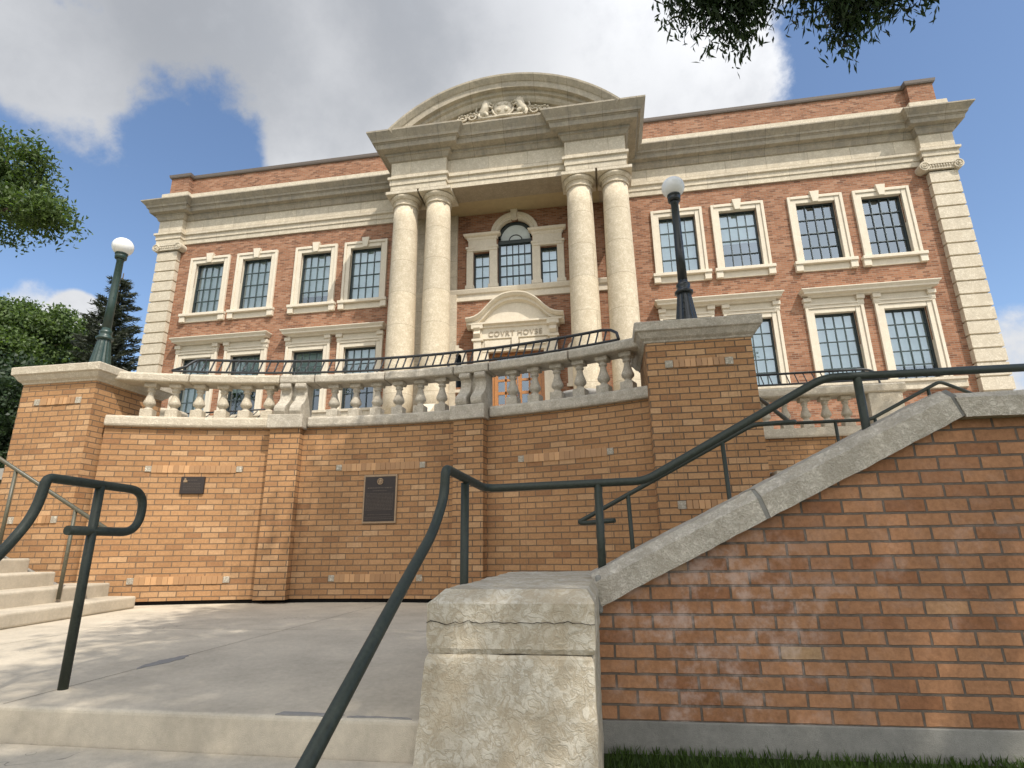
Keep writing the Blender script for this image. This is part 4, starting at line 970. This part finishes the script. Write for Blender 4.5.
# ------------------------------------------------------------------ vegetation
def leaf_mesh(name, cen, L, Wd, mat, parent, seed, droop=.35, dirs=None):
    rng = np.random.default_rng(seed); n = len(cen); cen = np.asarray(cen)
    if dirs is None:
        dirs = rng.normal(size=(n, 3)); dirs[:, 2] -= droop*1.5
    dirs = dirs/np.linalg.norm(dirs, axis=1)[:, None]
    side = np.cross(dirs, rng.normal(size=(n, 3))); side /= np.linalg.norm(side, axis=1)[:, None]
    nn = np.cross(dirs, side)
    Ls = L*rng.uniform(.6, 1.25, n)[:, None]; Ws = Wd*rng.uniform(.7, 1.2, n)[:, None]
    b = cen-dirs*Ls/2; tpt = cen+dirs*Ls/2; l = cen+side*Ws/2+nn*Ws*.25; r = cen-side*Ws/2+nn*Ws*.25
    co = np.stack([b, l, tpt, r], 1).reshape(-1, 3)
    O = ORG[parent] if parent is not None else np.array((cen[:, 0].mean(), cen[:, 1].mean(), cen[:, 2].min()))
    me = bpy.data.meshes.new(name); me.vertices.add(4*n); me.vertices.foreach_set('co', (co-O).ravel())
    me.loops.add(4*n); me.loops.foreach_set('vertex_index', np.arange(4*n)); me.polygons.add(n); me.polygons.foreach_set('loop_start', np.arange(0, 4*n, 4)); me.polygons.foreach_set('loop_total', np.full(n, 4))
    me.update(calc_edges=True); me.materials.append(M[mat])
    ob = bpy.data.objects.new(name, me); C.objects.link(ob); ORG[ob] = O
    if parent is not None: ob.parent = parent
    else: ob.location = O
    return ob
def in_ell(rng, n, c, r, shell=.0):
    d_ = rng.normal(size=(n, 3)); d_ /= np.linalg.norm(d_, axis=1)[:, None]
    u = (shell+(1-shell)*rng.uniform(0, 1, n))**(1/3)
    return np.array(c)+d_*u[:, None]*np.array(r)
def limb(mb, a, b, r0, r1, rng, n=6, wig=.08):
    a, b = Vector(a), Vector(b); L = (b-a).length; pts = []
    for i in range(n+1):
        u = i/n; p = a.lerp(b, u)+Vector((0, 0, 1))*math.sin(u*math.pi)*L*.06
        if 0 < i < n: p += Vector(rng.normal(size=3)*wig*L*.3)
        pts.append(p)
    mb.tube(pts, [r0+(r1-r0)*i/n for i in range(n+1)], 8)

def tree(name, base, trunk_h, r0, masses, leaf, Wd, mat, label, group, seed, clumps, per, csz, keep=None, limbs=10):
    rng = np.random.default_rng(seed); t = thing(name, base, label, 'tree', group)
    fork = np.array(base)+np.array((0, 0, trunk_h)); tk = MB()
    tk.tube([tuple(base), tuple(np.array(base)+(.03, .05, trunk_h*.4)), tuple(fork)], [r0*1.25, r0, r0*.85], 12)
    cs = np.concatenate([in_ell(rng, max(3, int(clumps*w_)), c, r, .25) for c, r, w_ in masses])
    if keep is not None: cs = cs[keep(cs)]
    for c, r, w_ in masses: limb(tk, fork, c, r0*.6, r0*.15, rng)
    for q in cs[rng.permutation(len(cs))[:limbs]]: 
        near = min(masses, key=lambda mm: np.linalg.norm(np.array(mm[0])-q)); limb(tk, near[0], q, r0*.16, r0*.03, rng)
    tk.build('trunk', 'bark', t)
    sizes = csz*rng.uniform(.6, 1.3, len(cs))
    pts = np.concatenate([q+np.clip(rng.normal(size=(per, 3)), -1.7, 1.7)*np.array((1, 1, .6))*s*.5 for q, s in zip(cs, sizes)])
    if keep is not None: pts = pts[keep(pts)]
    leaf_mesh('crown', pts, leaf, Wd, mat, t, seed+1); return t

# tree overhead, behind the viewer: its slanting underside stays above this plane
def above(p): return p[:, 2] > 1.30*(p[:, 1]*.985-p[:, 0]*.16)+.55
rng = np.random.default_rng(11)
ov = thing('shade_tree', (5.6, -2.6, -.96), 'large leafy shade tree whose dark leaf sprays hang into the top right of the sky', 'tree')
tk = MB(); fork = (5.4, -2.3, 4.2)
tk.tube([(5.6, -2.6, -1.0), (5.55, -2.5, 1.5), fork], [.36, .30, .27], 14)
MASS = [((3.2, -.6, 8.7), (2.8, 2.8, 1.5), 1.0), ((5.6, -.2, 9.3), (2.6, 3.0, 1.6), .8), ((2.1, .9, 8.6), (1.7, 2.3, 1.1), .6), ((4.2, 2.4, 8.9), (2.4, 2.0, 1.0), .6), ((6.4, 2.6, 9.9), (2.2, 2.0, 1.2), .5), ((4.6, -3.8, 8.6), (2.8, 2.2, 1.6), .5)]
MASS = [((c[0], c[1]+.7, c[2]), r, w_) for c, r, w_ in MASS]
cs = np.concatenate([in_ell(rng, int(82*w_), c, r, .1) for c, r, w_ in MASS]); cs = cs[above(cs)]
for c, r, w_ in MASS: limb(tk, fork, c, .17, .05, rng)
pts = np.concatenate([q+rng.normal(size=(200, 3))*np.array((1, 1, .55))*.36 for q in cs]); pts = pts[above(pts)]
# hanging sprays
spr = []; sdir = []
def spray(tip, n, L, spread):
    base = np.array(tip)+np.array((.15, -.5, L)); limb(tk, tuple(base), tuple(tip), .012, .003, rng, 5, .05)
    for _ in range(n):
        u = rng.uniform(0, 1); p = base*(1-u)+np.array(tip)*u+rng.normal(size=3)*spread*(.5+.5*u); spr.append(p); sdir.append(np.array((rng.normal()*.6, rng.normal()*.6, -.9)))
for tp in [(1.05, 5.3, 5.45), (1.25, 5.2, 5.25), (1.45, 5.3, 5.15), (1.62, 5.3, 5.02), (1.75, 5.2, 5.1), (1.9, 5.3, 5.35), (.95, 5.2, 5.75), (1.5, 5.1, 5.6), (1.3, 5.2, 5.6), (1.75, 5.2, 5.55),
           (2.45, 5.3, 5.45), (2.6, 5.2, 5.3), (2.75, 5.3, 5.05), (2.86, 5.3, 4.92), (2.95, 5.2, 5.1), (3.12, 5.3, 5.25), (3.3, 5.3, 5.3), (3.5, 5.2, 5.3), (3.65, 5.3, 5.35), (2.9, 5.1, 5.5), (3.15, 5.1, 5.55), (2.65, 5.1, 5.6), (3.4, 5.1, 5.6), (1.15, 5.1, 5.75), (1.65, 5.15, 5.35), (1.35, 5.15, 5.4), (2.85, 5.15, 5.25), (3.05, 5.15, 5.4), (3.8, 5.2, 5.5), (2.4, 5.1, 5.7), (2.2, 5.2, 5.85), (2.0, 5.2, 5.8)]:
    spray((tp[0]*.985+(.08 if tp[0] < 2.1 else -.03), tp[1], tp[2]+(.22 if tp[0] < 2.1 else .13)), 720, .95, .115)
limb(tk, (4.2, 2.4, 8.9), (2.6, 4.6, 6.9), .06, .02, rng); limb(tk, (1.4, .8, 8.6), (1.4, 4.6, 6.7), .06, .02, rng)
tk.build('trunk', 'bark', ov)
allp = np.concatenate([pts, np.array(spr)]); dd_ = rng.normal(size=(len(allp), 3)); dd_[:, 2] -= .5; dd_[len(pts):] = np.array(sdir)
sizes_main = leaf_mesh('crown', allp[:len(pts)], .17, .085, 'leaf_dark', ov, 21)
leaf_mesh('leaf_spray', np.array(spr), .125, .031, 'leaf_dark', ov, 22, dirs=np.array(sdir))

tree('broadleaf_tree', (-19.6, 9.0, -1.62), 5.0, .3, [((-16.0, 10.0, 9.1), (1.9, 1.9, 1.4), .7), ((-18.5, 9.0, 9.6), (2.6, 3, 2.2), .8), ((-13.9, 10.2, 8.25), (.75, .9, .45), .22), ((-14.7, 10.1, 9.6), (.8, 1.0, .6), .25)], .15, .06, 'leaf_mid', 'leafy green tree at left edge with its crown reaching into the blue sky', None, 31, 105, 130, .52)
tree('broadleaf_tree', (-41, 34, -1.62), 6, .5, [((-42.2, 34, 14.3), (3.8, 4.2, 4.4), 1.), ((-41.6, 33, 10.5), (3.2, 3.5, 4.), .7)], .30, .17, 'leaf_bg', 'sunlit light green tree behind the left brick pier, next to the spruce', 'trees beyond the left stairs', 41, 150, 240, 1.25)
tree('broadleaf_tree', (-48, 36, -1.62), 6, .5, [((-48.5, 36, 14.5), (5, 5, 5), 1.), ((-46., 33, 9.5), (3.5, 3.5, 3.5), .6)], .30, .17, 'leaf_bg', 'light green tree at left picture edge below a small white cloud', 'trees beyond the left stairs', 51, 150, 220, 1.25)
tree('dark_tree', (-30, 22, -1.62), 3, .4, [((-29.5, 22, 5.0), (4.0, 3, 4.2), 1.), ((-26.5, 21.5, 4.5), (3.0, 2.5, 3.8), .7), ((-32, 22, 6), (3, 3, 4), .6)], .26, .15, 'leaf_deep', 'dense dark green tree directly behind the left brick pier', 'trees beyond the left stairs', 61, 150, 150, 1.2)
# spruce
rng = np.random.default_rng(71)
sb = np.array((-33.6, 32., -1.62)); H = 20.9
spz = thing('spruce_tree', tuple(sb), 'dark spruce tree with spiky top between the left lamp post and the courthouse', 'tree')
tk = MB().tube([tuple(sb), tuple(sb+(0, 0, H*.6)), tuple(sb+(0, 0, H))], [.35, .2, .03], 10)
P_, D_ = [], []
for lev in np.arange(3.0, H-.2, .48):
    rmax = 4.7*(1-lev/H)**.7+.25
    nb = max(5, int(12*(1-lev/H)+5))
    for k in range(nb):
        a = rng.uniform(0, 2*math.pi); R_ = rmax*rng.uniform(.7, 1.1); n = int(46*R_)+16
        for u in rng.uniform(.1, 1, n):
            c = sb+np.array((math.cos(a)*R_*u, math.sin(a)*R_*u, lev-.10*R_*u+.28*R_*u*u))
            P_.append(c+rng.normal(size=3)*np.array((.12, .12, .09))*(1.4-u*.6)); D_.append(np.array((math.cos(a)+rng.normal()*.6, math.sin(a)+rng.normal()*.6, .25+rng.normal()*.35)))
tk.build('trunk', 'bark', spz); leaf_mesh('crown', np.array(P_), .48, .085, 'needle', spz, 72, dirs=np.array(D_))
# far tree line as background mass, both sides
rng = np.random.default_rng(81); pp = []
for x in np.arange(-160, -56, 6): pp.append(in_ell(rng, 900, (x, 60+rng.normal()*6, 5+rng.normal()), (6, 5, 7), .4))
for x in np.arange(36, 160, 6): pp.append(in_ell(rng, 900, (x, 80+rng.normal()*6, 3+rng.normal()), (6, 5, 6), .4))
tag(leaf_mesh('far_trees', np.concatenate(pp), 1.1, .7, 'leaf_deep', None, 82), 'far line of dark green trees beyond the courthouse grounds', 'trees', kind='stuff')
# grass along the stair wall
rng = np.random.default_rng(91); n = 9000
gx = rng.uniform(-.075, 3.2, n); gy = rng.uniform(2.35, 3.12, n); hgt = rng.uniform(.015, .05, n)
cen = np.stack([gx, gy+gx*.03, -.955+hgt/2], 1); dr_ = np.stack([rng.normal(size=n)*.35, rng.normal(size=n)*.35, np.ones(n)], 1)
tag(leaf_mesh('grass', cen, .06, .007, 'grass', None, 92, dirs=dr_), 'short green grass along the concrete base of the brick stair wall', 'grass', kind='stuff')
